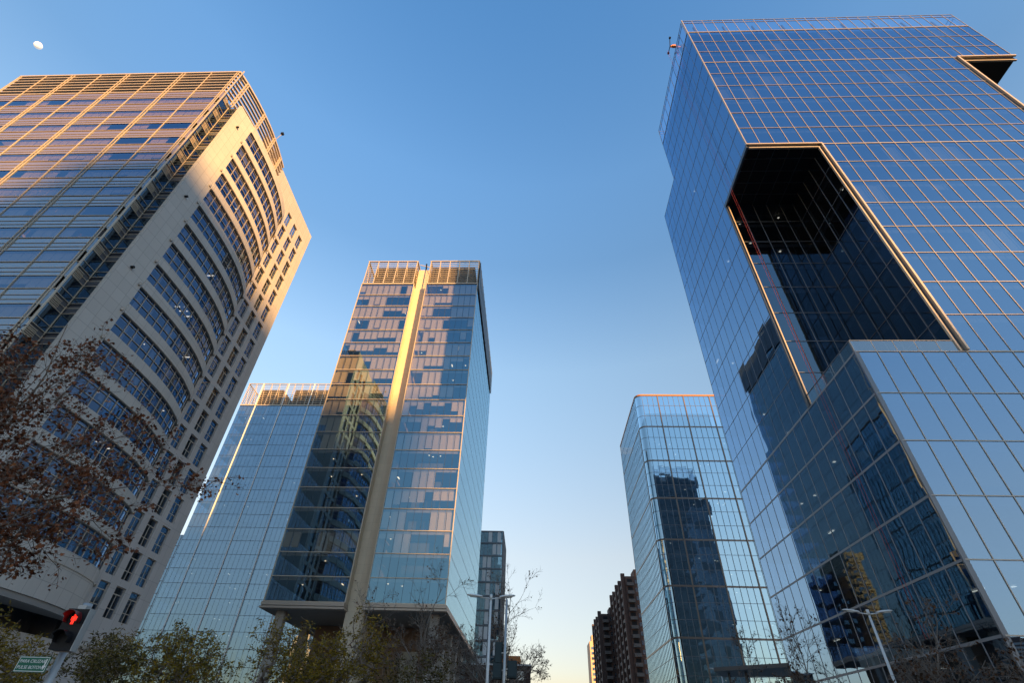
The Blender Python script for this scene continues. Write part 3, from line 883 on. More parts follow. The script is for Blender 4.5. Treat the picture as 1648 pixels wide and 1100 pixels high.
K = thing('roof_crane', (-29.5, 94, 103.2), 'small dark crane with a sunlit arm on top of the stone pier', 'crane')
b = MB(); b.tube([(-29.3, 94, 103.2), (-29.6, 94, 107.4)], .22, 6); b.build('mast', M['black'], K)
b = MB(); b.tube([(-31.2, 93.6, 106.6), (-27.6, 94.4, 106.2)], .12, 5); b.build('boom', M['sungold'], K)

# twin tower behind
T2 = thing('glass_office_tower', (-74, 150, 0), 'blue glass tower with white fins between the curved stone tower and central tower', 'office tower')
X2a, X2b, Y2a, Y2b = -104.6, -64.0, 150.0, 190.0
m2 = [20.4 + 3.99 * k - 8 for k in range(0, 22)]
m2 = [12.6 + 3.95 * k for k in range(21)] + [95.4]
gM2 = glass('twin_glass', tint=(.40, .48, .58), rcol=(.46, .72, .98), f0=.44, power=2.6, tilt=.012, wav=.004, cell=(1.37, 1.37, 3.95), wscale=.5)
cwall(T2, (X2a, Y2a), (1, 0), (0, -1), X2b - X2a, m2, frange(0, X2b - X2a, 29), gM2, name='front_curtain_wall', blinds=.5, seed=61, full=.8, lampn=60, vw=.06, vd=.02, hw=.10, hd=.03, mull=M['joint'], hm=M['joint'], bl_rows=lambda k: k > 7)
cwall(T2, (X2a, Y2a), (0, 1), (-1, 0), 40, m2, 26, gM2, name='side_curtain_wall', **kwS)
cwall(T2, (X2b, Y2a), (0, 1), (1, 0), 40, m2, 26, gM2, name='side_curtain_wall', **kwS)
for x in (-99.0, -89.4, -79.8, -70.2):
    b = MB(); b.box(x - .15, Y2a - .20, 12.6, x + .15, Y2a + .02, 95.2); b.box(x - .15, Y2a - .40, 95.3, x + .15, Y2a - .21, ZMC); b.build('vertical_fin', M['white'], T2)
interior(T2, X2a, Y2a, X2b, Y2b, m2, core=4)
crown(T2, X2a, X2b, Y2a, Y2b, 95.4, 104.8)
b = MB(); b.box(X2a + 4, Y2a + 3, 95.6, -92.5, Y2b - 4, 104); b.box(-88, Y2a + 3, 95.6, -66, Y2b - 4, 104); b.build('plant_room', M['machine'], T2)
b = MB(); b.box(X2a - .2, Y2a - .3, 11.9, X2b, Y2b, 12.5); b.build('base_rim', M['alu_dark'], T2)
b = MB(); b.box(X2a + 1, Y2a + 2, 0, X2b - 1, Y2b - 1, 11.88); b.build('lobby_wall', M['core'], T2)
CAM_SCALE[:] = (1.0, 0.0)
# sliver of glass building behind the left tower
T3 = thing('glass_building', (-150, 196, 0), 'strip of pale blue glass building peeking out beside the flat stone wall', 'building')
z3 = [1 + 4.3 * k for k in range(16)]
cwall(T3, (-190, 200), (1, 0), (0, -1), 62, z3, 31, gM2, name='front_curtain_wall', vw=.16, vd=.1, hw=.2, hd=.1, mull=M['alu_grey'], blinds=.3, seed=9)
interior(T3, -190, 200, -128, 225, z3)
cwall(T3, (-128, 200), (0, 1), (1, 0), 25, z3, 12, gM2, name='side_curtain_wall', **kwS)

# ================================================================== ROUNDED GLASS TOWER
R2 = thing('rounded_glass_tower', (31.9, 130, 0), 'glass tower with rounded corner and heavy dark grid, left of the notched tower', 'office tower')
x0, x1, y0, y1, rad = 31.9, 66.0, 130.0, 163.5, 1.9
gR2 = glass('rounded_tower_glass', tint=(.40, .52, .64), rcol=(.56, .80, .97), f0=.58, power=2.6, tilt=.010, wav=.006, cell=(1.56, 1.56, 3.6), wscale=.3)
bands = [0.8 + 10.8 * k for k in range(9)]                    # .8 .. 87.2
bands = [.8, 11.6, 22.4, 33.2, 44.0, 54.8, 65.6, 76.4, 87.2]
plan = [(x0, y1)] + [(x0, y0 + rad + (y1 - y0 - rad) * (1 - t)) for t in (1,)]
cor = [(x0 + rad - rad * math.cos(a), y0 + rad - rad * math.sin(a)) for a in [math.radians(90 * i / 8) for i in range(9)]]
plan = [(x0, y1)] + cor + [(x1, y0)]
g = MB()
for a, c in zip(plan, plan[1:]):
    g.quad((a[0], a[1], .8), (c[0], c[1], .8), (c[0], c[1], 87.0), (a[0], a[1], 87.0))
go = g.build('curtain_wall', gR2, R2)
for p_ in go.data.polygons:
    p_.use_smooth = False
def band(mb, z, h, d0, d1):
    P = [Vector((p[0], p[1], 0)) for p in plan]
    strip_along(mb, [(p[0], p[1]) for p in plan], d0, d1, z, z + h)
def out_sign():
    return 1
thin = MB(); thick = MB()
for k, z in enumerate(bands):
    band(thick, z - .2 if z > 1 else z, .42, -.22, .05)
    if k < 8:
        for j in (1, 2):
            band(thin, z + 3.6 * j, .10, -.10, .03)
for i in range(23):
    x = x0 + rad + .0 + i * 1.56
    if x > x1: break
    if i % 5 == 3:
        thick.box(x - .15, y0 - .22, .8, x + .15, y0 + .03, 87.2)
    else:
        thin.box(x - .045, y0 - .09, .8, x + .045, y0 + .03, 87.2)
for i in range(21):
    y = y0 + rad + i * 1.56
    if y > y1: break
    thin.box(x0 - .09, y - .045, .8, x0 + .03, y + .045, 87.2)
thick.box(x0 - .14, y0 + rad - .12, .8, x0 + .02, y0 + rad + .12, 76.4)
thin.build('mullions', M['alu_grey'], go)
thick.build('main_grid', mat('bronze_grid', (.22, .17, .14), .4, .5), go)
b = MB(); b.box(x0, y0, 87.05, x1, y0 + .2, 87.5) if False else None
strip_along(b, plan, -.5, .12, 87.21, 87.6); b.build('top_rail', M['orange'], go)  # low sun's orange on the rail is put into its colour
r2z = [.8 + 3.6 * k for k in range(24)]
b = MB()
for z in r2z[1:22]:
    b.box(x0 + 2.2, y0 + .4, z - .5, x1 - .4, y1 - .4, z); b.box(x0 + .4, y0 + 2.2, z - .5, x0 + 2.19, y1 - .4, z)
b.build('floor_slabs', M['slab'], R2)
b = MB(); b.box(x0 + 5, y0 + 5, 0, x1 - 4, y1 - 4, 76); b.box(x0 + 3, y0 + 3, 76.4, x1 - 12, y1 - 6, 82.6); b.build('core_wall', M['core'], R2)
rr = random.Random(3)
b = MB()
for k in range(40):
    z = rr.choice(r2z[3:21]) - .52; x = rr.uniform(x0 + 3, x0 + 26); y = y0 + rr.uniform(.8, 3)
    b.box(x, y, z - .04, x + .25, y + .25, z)
b.build('ceiling_lamps', M['glow'], R2)
b = MB(); b.box(x1 - .3, y0 + .1, 0, x1, y1, 87); b.box(x0, y1, 0, x1, y1 + .3, 87); b.build('rear_wall', M['stone_wall'], R2)

# ================================================================== BACKGROUND BUILDINGS
T5 = thing('striped_glass_block', (-16, 170, 0), 'slim dark glass block with pale vertical panels rising behind the double street lamp', 'building')
z5 = [2.6 + 4.02 * k for k in range(15)]
g5 = glass('block_glass', tint=(.25, .36, .48), rcol=(.66, .86, 1), f0=.62, power=2.6, tilt=.03, wav=.006, cell=(2.2, 2.2, 4.02))
cwall(T5, (-20, 170), (1, 0), (0, -1), 10.5, z5, [0, 1.6, 3.0, 4.4, 5.6, 7.0, 8.1, 10.5], g5, name='front_curtain_wall', vw=.10, vd=.12, hw=.38, hd=.25, mull=M['alu_grey'], blinds=.35, seed=8, full=.95)
cwall(T5, (-9.5, 170), (0, 1), (1, 0), 20, z5, 12, g5, name='side_curtain_wall', vw=.3, vd=.3, hw=.3, hd=.2, mull=M['alu_grey'])
interior(T5, -20, 170, -9.5, 190, z5)
b = MB(); rr = random.Random(8)
for k in range(14):
    for xx in rr.sample((-15.8, -14.3, -12.8, -11.3), 2):
        b.box(xx + .05, 169.86, z5[k] + .4, xx + 1.2, 169.99, z5[k + 1] - .3)
b.build('pale_panel', M['white'], T5)

def brick_tower(x0, x1, y0, y1, z1, label, group, m, fl=3.0, wcols=2):
    t = thing('brick_apartment_tower', (x0, y0, 0), label, 'apartment building', group)
    b = MB(); b.box(x0, y0, 0, x1, y1, z1 - 1.4); b.box(x0 + 3.8, y0 + .6, z1 - 1.4, min(x1, 43.1) - .1, y0 + 8, z1 + 1.4)
    b.build('wall', m, t)
    n = int((z1 - 3) / fl)
    for k in range(n):
        z = z1 - 2.0 - fl * (k + 1)
        if z < 14: break
        # corner balconies
        b = MB(); b.box(x0 + .4, y0 - 1.1, z, x0 + 2.9, y0 - .01, z + .18); b.box(x0 + .4, y0 - 1.1, z + .18, x0 + 2.9, y0 - 1.0, z + 1.15)
        b.box(x0 + .4, y0 - .99, z + .18, x0 + .5, y0 - .01, z + 1.15); b.box(x0 + 2.8, y0 - .99, z + .18, x0 + 2.9, y0 - .01, z + 1.15)
        b.build('balcony', M['balcony'], t)
        b = MB(); b.box(x0 + .7, y0 - .03, z + .3, x0 + 2.6, y0 - .005, z + 2.6); b.build('balcony_door', M['black'], t)
        b = MB(); b.box(x0 + 3.6, y0 - .06, z + .9, x0 + 4.9, y0 - .005, z + 2.3); o = b.build('window', M['win'], t)
        # street side bays
        nb = max(1, int((y1 - y0) / 9))
        for j in range(nb):
            yy = y0 + 3 + j * 9
            b = MB(); b.box(x0 - 1.2, yy, z, x0 - .01, yy + 4.6, z + .18); b.box(x0 - 1.2, yy, z + .18, x0 - 1.1, yy + 4.6, z + 1.1)
            b.build('balcony', M['balcony'], t)
            if j < 2:
                b = MB(); b.box(x0 - .06, yy + 5.6, z + .8, x0 - .005, yy + 7.4, z + 2.3); b.build('window', M['win'], t)
    if x1 > 50:
        b = MB(); b.box(47.2, y0 - .4, 0, 57, y0 + 20, z1 + 9.5); b.build('tall_wing', M['pinkwall'], t)
        for k in range(17):
            z = z1 + 5.5 - fl * k
            for xx in (48.0, 53.2):
                b = MB(); b.box(xx, y0 - 1.7, z, xx + 3.0, y0 - .41, z + .2); b.box(xx, y0 - 1.7, z + .2, xx + 3.0, y0 - 1.6, z + 1.2); b.build('balcony', M['pinkwall'], t)
                b = MB(); b.box(xx + .3, y0 - .44, z + .3, xx + 2.6, y0 - .405, z + 2.4); b.build('balcony_door', M['win'], t)
            b = MB(); b.box(51.3, y0 - .9, z - .3, 52.9, y0 - .41, z + 2.2); b.build('bay_panel', M['pinkwall'], t)
    b = MB()
    for j in range(max(1, int((y1 - y0) / 9)) + 1):
        yy = y0 + .6 + j * 9
        b.box(x0 - 1.5, yy, 0, x0 - .02, yy + 1.5, z1 - .2 - .6 * (j % 2))
    b.build('wall_rib', m, t)
    return t
M['win'] = glass('brick_tower_window', rcol=(.7, .82, 1), f0=.3, tilt=.03, wav=0, cell=(3, 3, 3), back=(.03, .045, .06))
brick_tower(37.4, 53, 215, 252, 58.4, 'nearest and tallest brown brick apartment tower beside the rounded glass tower', 'brick apartment towers down the street', M['brick'])
brick_tower(31.5, 36.2, 252.5, 284, 52.0, 'lower brown brick apartment tower behind the tallest brick one', 'brick apartment towers down the street', M['brick_dk'])
T6 = thing('pale_apartment_tower', (42, 400, 0), 'distant pale tower glowing orange at the left end of the brick towers', 'building')
b = MB(); b.box(40.3, 400, 0, 52, 420, 62); b.box(42, 402, 62, 47, 410, 66); b.build('wall', M['pinkwall'], T6)
for k in range(16):
    for j in range(2):
        b = MB(); b.box(41.2 + j * 2.6, 399.9, 12 + k * 3, 42.6 + j * 2.6, 399.98, 13.6 + k * 3); b.build('window', M['win'], T6)
T7 = thing('brick_house', (-14, 160, 0), 'low brown brick building with orange roof coping behind the bare tree', 'building')
b = MB(); b.box(-22, 160, 0, -.2, 176, 19.6); b.build('wall', M['brick_dk'], T7)
b = MB(); b.box(-22.2, 159.8, 19.6, 0, 176.2, 20.0); b.build('coping', M['white'], T7)
b = MB(); b.box(-10, 161, 20.0, -3, 168, 22.0); b.build('rooftop_box', M['orange'], T7)
for k in range(4):
    for j in range(5):
        b = MB(); b.box(-20 + j * 4, 159.93, 5 + k * 3.8, -18 + j * 4, 159.99, 7 + k * 3.8); b.build('window', M['win'], T7)

# unseen blocks behind the photographer, shaped to throw shadow on the lower storeys
def shade_block(u0, u1, h, label, y=-600.0, m=None, nm='shadow_block'):
    t = thing(nm, (u0 - .895 * y, y, 0), label, 'building', 'shadow blocks behind the camera')
    xa, xb = u0 - .895 * y, u1 - .895 * y
    b = MB(); b.box(xa, y - 18, 0, xb, y, h); b.box(xa + (xb - xa) * .3, y - 12, h, xa + (xb - xa) * .5, y - 5, h + 2.2)
    b.build('wall', m or M['stone_wall'], t)
    b = MB()
    for k in range(int(h / 3.6) - 1):
        b.box(xa + 1, y + .005, 3 + k * 3.6, xb - 1, y + .04, 4.9 + k * 3.6)
    b.build('ribbon_windows', M['win'], t)
shade_block(-95, -25, 101.5, 'unseen stone shadow block behind the camera, lowest of the row')
shade_block(-24.9, -19.5, 108, 'narrow unseen stone shadow block behind the camera', y=-603)
shade_block(-19.4, -13.5, 113.5, 'slim unseen middle shadow block behind the camera', y=-606)
shade_block(-13.4, 54.6, 120.5, 'broad unseen brick shadow slab behind the camera', m=M['brick'])
shade_block(54.7, 124, 92.5, 'low wide unseen shadow block behind the camera', y=-604)
shade_block(124.2, 239.5, 151, 'tall unseen brick shadow slab behind the camera', m=M['brick'])

# ================================================================== TREES
M['leaf_brown'] = None
def leaf_mat(name, cols, trans=.25):
    m = bpy.data.materials.new(name); m.use_nodes = True
    n = m.node_tree; b_ = n.nodes['Principled BSDF']
    g_ = n.nodes.new('ShaderNodeNewGeometry')
    r_ = n.nodes.new('ShaderNodeValToRGB')
    e = r_.color_ramp.elements
    e[0].position = 0; e[0].color = (*cols[0], 1); e[1].position = 1; e[1].color = (*cols[-1], 1)
    for i, c in enumerate(cols[1:-1]):
        x = e.new((i + 1) / (len(cols) - 1)); x.color = (*c, 1)
    n.links.new(g_.outputs['Random Per Island'], r_.inputs[0])
    n.links.new(r_.outputs[0], b_.inputs['Base Color'])
    b_.inputs['Roughness'].default_value = .7
    b_.inputs['Specular IOR Level'].default_value = .2
    return m
M['leaf_brown'] = leaf_mat('dry_plane_leaf', [(.08, .028, .015), (.14, .050, .022), (.22, .078, .032), (.11, .040, .024), (.28, .11, .045)])
M['leaf_olive'] = leaf_mat('olive_leaf', [(.10, .075, .009), (.17, .12, .012), (.24, .16, .015), (.13, .095, .010), (.30, .18, .02)])
M['leaf_dark'] = leaf_mat('dark_leaf', [(.035, .030, .010), (.07, .056, .012), (.12, .088, .016)])
M['bud'] = leaf_mat('dry_twig_leaf', [(.07, .035, .02), (.12, .06, .03), (.05, .03, .02)])

def grow(seed, base, top, pts, r0, bend=.12, tip=.008, expo=2.3):
    """connect crown points back to the trunk; radii by the pipe model"""
    rg = random.Random(seed)
    P = [Vector(base)]; par = [-1]
    n = 7
    for i in range(1, n + 1):
        t = i / n
        P.append(Vector(base).lerp(Vector(top), t) + Vector((rg.uniform(-.06, .06), rg.uniform(-.06, .06), 0)) * (1 if i < n else 0)); par.append(i - 1)
    order = sorted(pts, key=lambda p: (Vector(p) - Vector(top)).length)
    A = np.array([tuple(p) for p in P])
    depth = [0] * len(P)
    for p in order:
        p = Vector(p)
        d = np.sqrt(((A - np.array(p)) ** 2).sum(1))
        d2 = d + np.array([0.0 if i > n - 4 else 2.0 for i in range(len(A))])
        j = int(d2.argmin())
        q = P[j]; L_ = (p - q).length
        if L_ < .03: continue
        k = max(1, int(L_ / .35))
        last = j
        for s_ in range(1, k + 1):
            t = s_ / k
            m = q.lerp(p, t)
            m.z += bend * L_ * (t * (1 - t)) * 1.2
            m += Vector((rg.gauss(0, 1), rg.gauss(0, 1), rg.gauss(0, 1))) * .009 * L_ * (1 if s_ < k else 0)
            P.append(m); par.append(last); last = len(P) - 1
            A = np.vstack([A, np.array(m)[None]])
    N = len(P); ch = [0] * N; w_ = [0.0] * N
    for i in range(N - 1, -1, -1):
        if w_[i] == 0: w_[i] = tip ** expo
        if par[i] >= 0: w_[par[i]] += w_[i]; ch[par[i]] += 1
    rad = [v ** (1 / expo) for v in w_]
    sc_ = r0 / rad[0]
    rad = [max(tip, r0 * (r / rad[0]) ** 1.6) for r in rad]
    ends = [i for i in range(N) if ch[i] == 0]
    return P, par, rad, ends

def branch_mesh(P, par, rad, limit_lo, limit_hi):
    b = MB()
    for i in range(1, len(P)):
        r = rad[i]
        if not (limit_lo <= r < limit_hi): continue
        sides = 8 if r > .06 else (5 if r > .02 else 3)
        b.tube([P[par[i]], P[i]], [max(r, min(rad[par[i]], r * 1.5)), r], sides, caps=False)
    return b

def lobed(mb, c, size, rg, droop=.5, kind='plane'):
    a = Vector((rg.gauss(0, 1), rg.gauss(0, 1), rg.gauss(0, .6))).normalized()
    nrm = Vector((rg.gauss(0, 1), rg.gauss(0, 1), rg.gauss(0, 1))).normalized()
    t = a.cross(nrm).normalized()
    down = Vector((0, 0, -1))
    axis = (a * (1 - droop) + down * droop).normalized()
    t = (t - axis * t.dot(axis)).normalized(); nn = axis.cross(t)
    if kind == 'plane':
        prof = [(0, 0), (.30, -.06), (.52, .20), (.30, .30), (.48, .68), (.18, .58), (0, 1.0), (-.18, .58), (-.48, .68), (-.30, .30), (-.52, .20), (-.30, -.06)]
    elif kind == 'round':
        prof = [(0, 0), (.30, .25), (.34, .6), (0, 1), (-.34, .6), (-.30, .25)]
    else:
        prof = [(0, 0), (.17, .35), (.12, .75), (0, 1), (-.12, .75), (-.17, .35)]
    i = len(mb.v)
    cur = rg.uniform(-.35, .35)
    for x, y in prof:
        p = c + t * (x * size) + axis * (y * size) + nn * (abs(x) * size * cur)
        mb.v.append(tuple(p))
    mb.f.append(tuple(range(i, i + len(prof))))

def crown_points(rg, n, c, r, hollow=.0, low=-1.0):
    out = []
    while len(out) < n:
        v = Vector((rg.uniform(-1, 1), rg.uniform(-1, 1), rg.uniform(-1, 1)))
        if v.length > 1 or v.length < hollow or v.z < low: continue
        out.append(Vector((c[0] + v.x * r[0], c[1] + v.y * r[1], c[2] + v.z * r[2])))
    return out

def twig_tree(rg, starts, max_lvl, seg, wander=.10, trop=.05, kids=(5, 5, 4), shrink=(.50, .48, .5), thin=.55, ang=(28, 55), rmin=.004):
    """recursive branching: every branch tapers and sends side shoots along its outer part"""
    segs = []; tips = []
    def rec(p, d, L_, r, lvl):
        n = max(3, int(L_ / seg[min(lvl, len(seg) - 1)]))
        nk = kids[min(lvl, len(kids) - 1)] if lvl < max_lvl else 0
        spots = sorted(rg.uniform(.22, .98) for _ in range(nk))
        k = 0
        for i in range(n):
            d = (d + Vector((rg.gauss(0, 1), rg.gauss(0, 1), rg.gauss(0, 1))) * wander + Vector((0, 0, trop))).normalized()
            q = p + d * (L_ / n)
            ra = max(rmin, r * (1 - .75 * i / n)); rb = max(rmin, r * (1 - .75 * (i + 1) / n))
            segs.append((p, q, ra, rb, lvl))
            if lvl >= max_lvl - 1: tips.append((q, d, lvl))
            while k < nk and spots[k] <= (i + 1) / n:
                a = math.radians(rg.uniform(*ang)); ax = d.orthogonal().normalized(); ax.rotate(Quaternion(d, rg.uniform(0, 6.283)))
                dd = d.copy(); dd.rotate(Quaternion(ax, a))
                t = spots[k]
                rec(p.lerp(q, rg.random()), dd, L_ * shrink[min(lvl, len(shrink) - 1)] * rg.uniform(.7, 1.25) * (1.15 - .45 * t), max(rmin, rb * thin + rmin), lvl + 1)
                k += 1
            p = q
    for (p, d, L_, r) in starts:
        rec(Vector(p), Vector(d).normalized(), L_, r, 0)
    return segs, tips

def build_segs(segs, lo, hi, name, m, parent, extra=None):
    b = MB()
    if extra: b.tube(*extra)
    for p, q, ra, rb, lvl in segs:
        if lo <= lvl <= hi:
            b.tube([p, q], [ra, rb], 8 if ra > .05 else (5 if ra > .018 else 3), caps=False)
    return b.build(name, m, parent, smooth=True)

# --- plane tree with brown winter leaves, close on the left
rg = random.Random(12)
tr = thing('plane_tree', (-13.4, 7.8, 0), 'plane tree full of dry brown leaves at left edge, in front of curved stone tower', 'tree')
top = Vector((-12.9, 8.3, 3.2))
starts = []
for tx, ty, tz, r in ((-10.5, 9.6, 10.9, .060), (-9.0, 9.4, 9.5, .058), (-7.8, 9.6, 7.2, .055), (-7.2, 9.0, 5.4, .050), (-7.6, 8.9, 4.2, .042), (-12.2, 9.8, 9.9, .060), (-13.8, 9.6, 9.2, .055), (-9.0, 10.4, 7.9, .045), (-10.4, 8.4, 8.6, .045), (-14.6, 9.2, 8.4, .05), (-8.8, 8.4, 3.9, .036), (-11.3, 9.0, 9.6, .045), (-9.6, 8.8, 8.4, .045), (-8.2, 10.0, 8.4, .045), (-10.0, 9.8, 6.4, .04), (-12.6, 8.8, 8.4, .04), (-8.6, 9.2, 6.2, .04)):
    tgt = Vector((tx, ty, tz)); o_ = top + Vector((rg.uniform(-.05, .05), rg.uniform(-.05, .05), rg.uniform(-.9, .3)))
    d = tgt - o_
    starts.append((o_, d, d.length * .85, r * .72))
segs, tips = twig_tree(rg, starts, 3, (.45, .28, .2, .12), wander=.085, trop=.012, kids=(13, 7, 5), shrink=(.27, .42, .45), thin=.5, rmin=.003)
build_segs(segs, 0, 1, 'trunk', M['bark'], tr, extra=([(-13.4, 7.8, 0), (-13.2, 8.0, 1.8), top], [.17, .13, .09], 12))
build_segs(segs, 2, 9, 'twigs', M['bark'], tr)
lf = MB()
for q, d, lvl in tips:
    if rg.random() < .60:
        lobed(lf, q + Vector((rg.gauss(0, .06), rg.gauss(0, .06), rg.gauss(-.02, .05))), rg.uniform(.04, .095), rg, .4)
lf.build('crown', M['leaf_brown'], tr)

# --- bare street trees
def bare_tree(seed, x, y, h, spread, n, r0, label, name='bare_tree', group='bare winter street trees', buds=.5):
    rg = random.Random(seed)
    t = thing(name, (x, y, 0), label, 'tree', group)
    base = Vector((x, y, h * .30))
    starts = [(base, (0, .02, 1), h * .66, r0 * .5)]
    for k in range(n):
        a = 6.283 * k / n + rg.uniform(-.4, .4); e = rg.uniform(.7, 1.5)
        z_ = h * rg.uniform(.26, .48)
        starts.append(((x, y, z_), (math.cos(a), math.sin(a), e), spread * rg.uniform(1.1, 1.5), r0 * .38))
    segs, tips = twig_tree(rg, starts, 3, (.6, .4, .3, .22), wander=.09, trop=.03, kids=(11, 7, 5), shrink=(.40, .46, .48), thin=.5, rmin=.0085)
    build_segs(segs, 0, 1, 'trunk', M['bark_pale'], t, extra=([(x, y, 0), (x, y, h * .15), (x, y, h * .32)], [r0, r0 * .8, r0 * .65], 10))
    build_segs(segs, 2, 9, 'twigs', M['bark_pale'], t)
    lf = MB()
    for q, d, lvl in tips:
        if rg.random() < buds * .22:
            lobed(lf, q, rg.uniform(.10, .22), rg, .5, 'round')
    if lf.f:
        lf.build('dry_leaves', M['bud'], t)
    return t
bare_tree(31, -3.7, 62, 16.2, 4.4, 8, .24, 'bare tree behind the double street lamp, its twigs spread against pale sky')
bare_tree(33, -10.6, 56, 16.0, 3.4, 7, .20, 'tall thin bare tree in front of the right hand columns of the central tower')
bare_tree(35, -17.0, 54, 13.8, 3.2, 6, .18, 'bare tree in front of the stone pier of the central tower')
bare_tree(37, -6.4, 68, 14.5, 3.2, 6, .18, 'bare tree at the far end of the column row of the central tower')
bare_tree(39, 21.0, 46, 11.2, 2.6, 7, .16, 'bare tree where the rounded glass tower meets the notched tower')
bare_tree(41, 22.4, 34.5, 9.2, 2.7, 7, .15, 'bare tree behind the right hand double street lamp')
bare_tree(43, 24.0, 29.5, 6.3, 2.0, 6, .12, 'bare tree at far lower right below the notched tower')
bare_tree(45, 21.6, 60, 11.6, 2.7, 6, .15, 'bare tree behind the small far street lamp')

# --- olive and yellow-green leafy trees along the bottom left
def leafy_tree(seed, x, y, h, spread, n, label, m, lsize=(.12, .24), dens=8, kind='leaflet', group='olive green street trees'):
    h *= 1.15
    rg = random.Random(seed)
    t = thing('leafy_tree', (x, y, 0), label, 'tree', group)
    pts = []
    for k in range(7):
        a = rg.uniform(0, 6.28); rr_ = rg.uniform(.1, .65)
        pts += crown_points(rg, n // 7, (x + math.cos(a) * spread * rr_, y + math.sin(a) * spread * rr_, h * rg.uniform(.5, .80)), (spread * .45, spread * .45, h * .20))
    P, par, rad, ends = grow(seed + 1, (x, y, 0), (x, y, h * .3), pts, .16, bend=.05, tip=.012)
    branch_mesh(P, par, rad, .04, 9).build('trunk', M['bark'], t, smooth=True)
    branch_mesh(P, par, rad, 0, .04).build('twigs', M['bark'], t, smooth=True)
    lf = MB()
    for i in range(8, len(P)):
        if rad[i] > .03: continue
        d = (P[i] - P[par[i]]).normalized()
        for _ in range(dens):
            q = P[i] - d * rg.uniform(0, .3) + Vector((rg.gauss(0, .10), rg.gauss(0, .10), rg.gauss(0, .10)))
            lobed(lf, q, rg.uniform(*lsize), rg, .15, kind)
    lf.build('crown', m, t)
    return t
leafy_tree(51, -27.5, 29, 6.3, 3.4, 420, 'yellow green leafy tree at the far left behind the green sign', M['leaf_olive'])
leafy_tree(52, -22.0, 30, 6.0, 3.2, 420, 'dense dark green leafy tree right of the red signal', M['leaf_dark'])
leafy_tree(53, -18.6, 31.5, 6.7, 3.0, 460, 'olive leafy tree below the foot of the flat stone wall', M['leaf_olive'])
leafy_tree(54, -14.6, 33, 7.4, 2.8, 360, 'feathery olive tree in front of the left column of the central tower', M['leaf_olive'], dens=5)
leafy_tree(55, -11.2, 31, 6.5, 2.8, 420, 'golden green tree left of the broad stone pier foot', M['leaf_olive'])
leafy_tree(56, -9.4, 34, 8.0, 1.9, 260, 'tall feathery light green tree in front of the stone pier foot', M['leaf_olive'], dens=7)
leafy_tree(57, -6.6, 33, 5.9, 2.6, 360, 'low dark leafy tree in front of the right hand columns', M['leaf_dark'])
leafy_tree(59, -25.4, 27, 5.2, 2.8, 380, 'brownish olive tree just behind the green sign', M['leaf_olive'])
leafy_tree(60, -20.4, 34, 6.6, 2.6, 360, 'olive brown tree between the dark leafy tree and the flat stone wall foot', M['leaf_dark'])
leafy_tree(61, -12.6, 35, 6.2, 2.6, 340, 'dark olive tree under the left underside of the central tower', M['leaf_dark'])
leafy_tree(58, -24.6, 34, 6.4, 2.8, 360, 'olive leafy tree half hidden behind the signal post', M['leaf_olive'])

# ================================================================== STREET FURNITURE
def street_lamp(x, y, h, label, arm=1.05, tilt=.10):
    t = thing('street_lamp', (x, y, 0), label, 'street lamp', 'double headed street lamps')
    b = MB(); b.tube([(x, y, 0), (x, y, .5), (x, y, h * .5), (x, y, h)], [.15, .11, .09, .065], 12); b.tube([(x, y, 0), (x, y, .04)], .24, 12)
    b.build('pole', M['pole'], t, smooth=True)
    b = MB(); b.tube([(x, y, h - .03), (x, y, h + .28)], .085, 12)
    b.tube([(x - arm * .62, y, h + .10), (x, y, h + .02), (x + arm * .62, y, h + .10)], .035, 8)
    b.build('bracket', M['pole'], t, smooth=True)
    for s_ in (-1, 1):
        xa, xb = x + s_ * arm * .50, x + s_ * (arm * .5 + .98)
        b = MB()
        secs = [(0, .07, .06), (.12, .11, .08), (.35, .16, .10), (.75, .17, .09), (.93, .13, .06), (1, .05, .03)]
        base = len(b.v)
        for q, wd, ht in secs:
            cx = xa + (xb - xa) * q; cz = h + .13 + q * tilt
            for k in range(10):
                a = 2 * math.pi * k / 10
                b.v.append((cx, y + math.cos(a) * wd, cz + math.sin(a) * ht * (1.0 if math.sin(a) > 0 else .55)))
        for k in range(len(secs) - 1):
            for j in range(10):
                b.f.append((k * 10 + j, k * 10 + (j + 1) % 10, (k + 1) * 10 + (j + 1) % 10, (k + 1) * 10 + j))
        b.f.append(tuple(range(10))); b.f.append(tuple(50 + j for j in range(10)))
        o = b.build('lamp_head', M['lamp_grey'], t, smooth=True)
        b = MB(); b.obox((xa + (xb - xa) * .38, y - .11, h + .13 + .38 * tilt - .075), (s_ * .42, 0, tilt * .43), (0, .22, 0), (0, 0, .02))
        b.build('lens', M['lens'], o)
    return t
street_lamp(-2.5, 34, 8.95, 'tall grey double headed street lamp in front of the slim glass block')
street_lamp(20.75, 35, 8.75, 'double headed street lamp standing against the dark side of the notched tower')
street_lamp(25.2, 80, 10.7, 'small far double headed street lamp at the foot of the rounded tower')

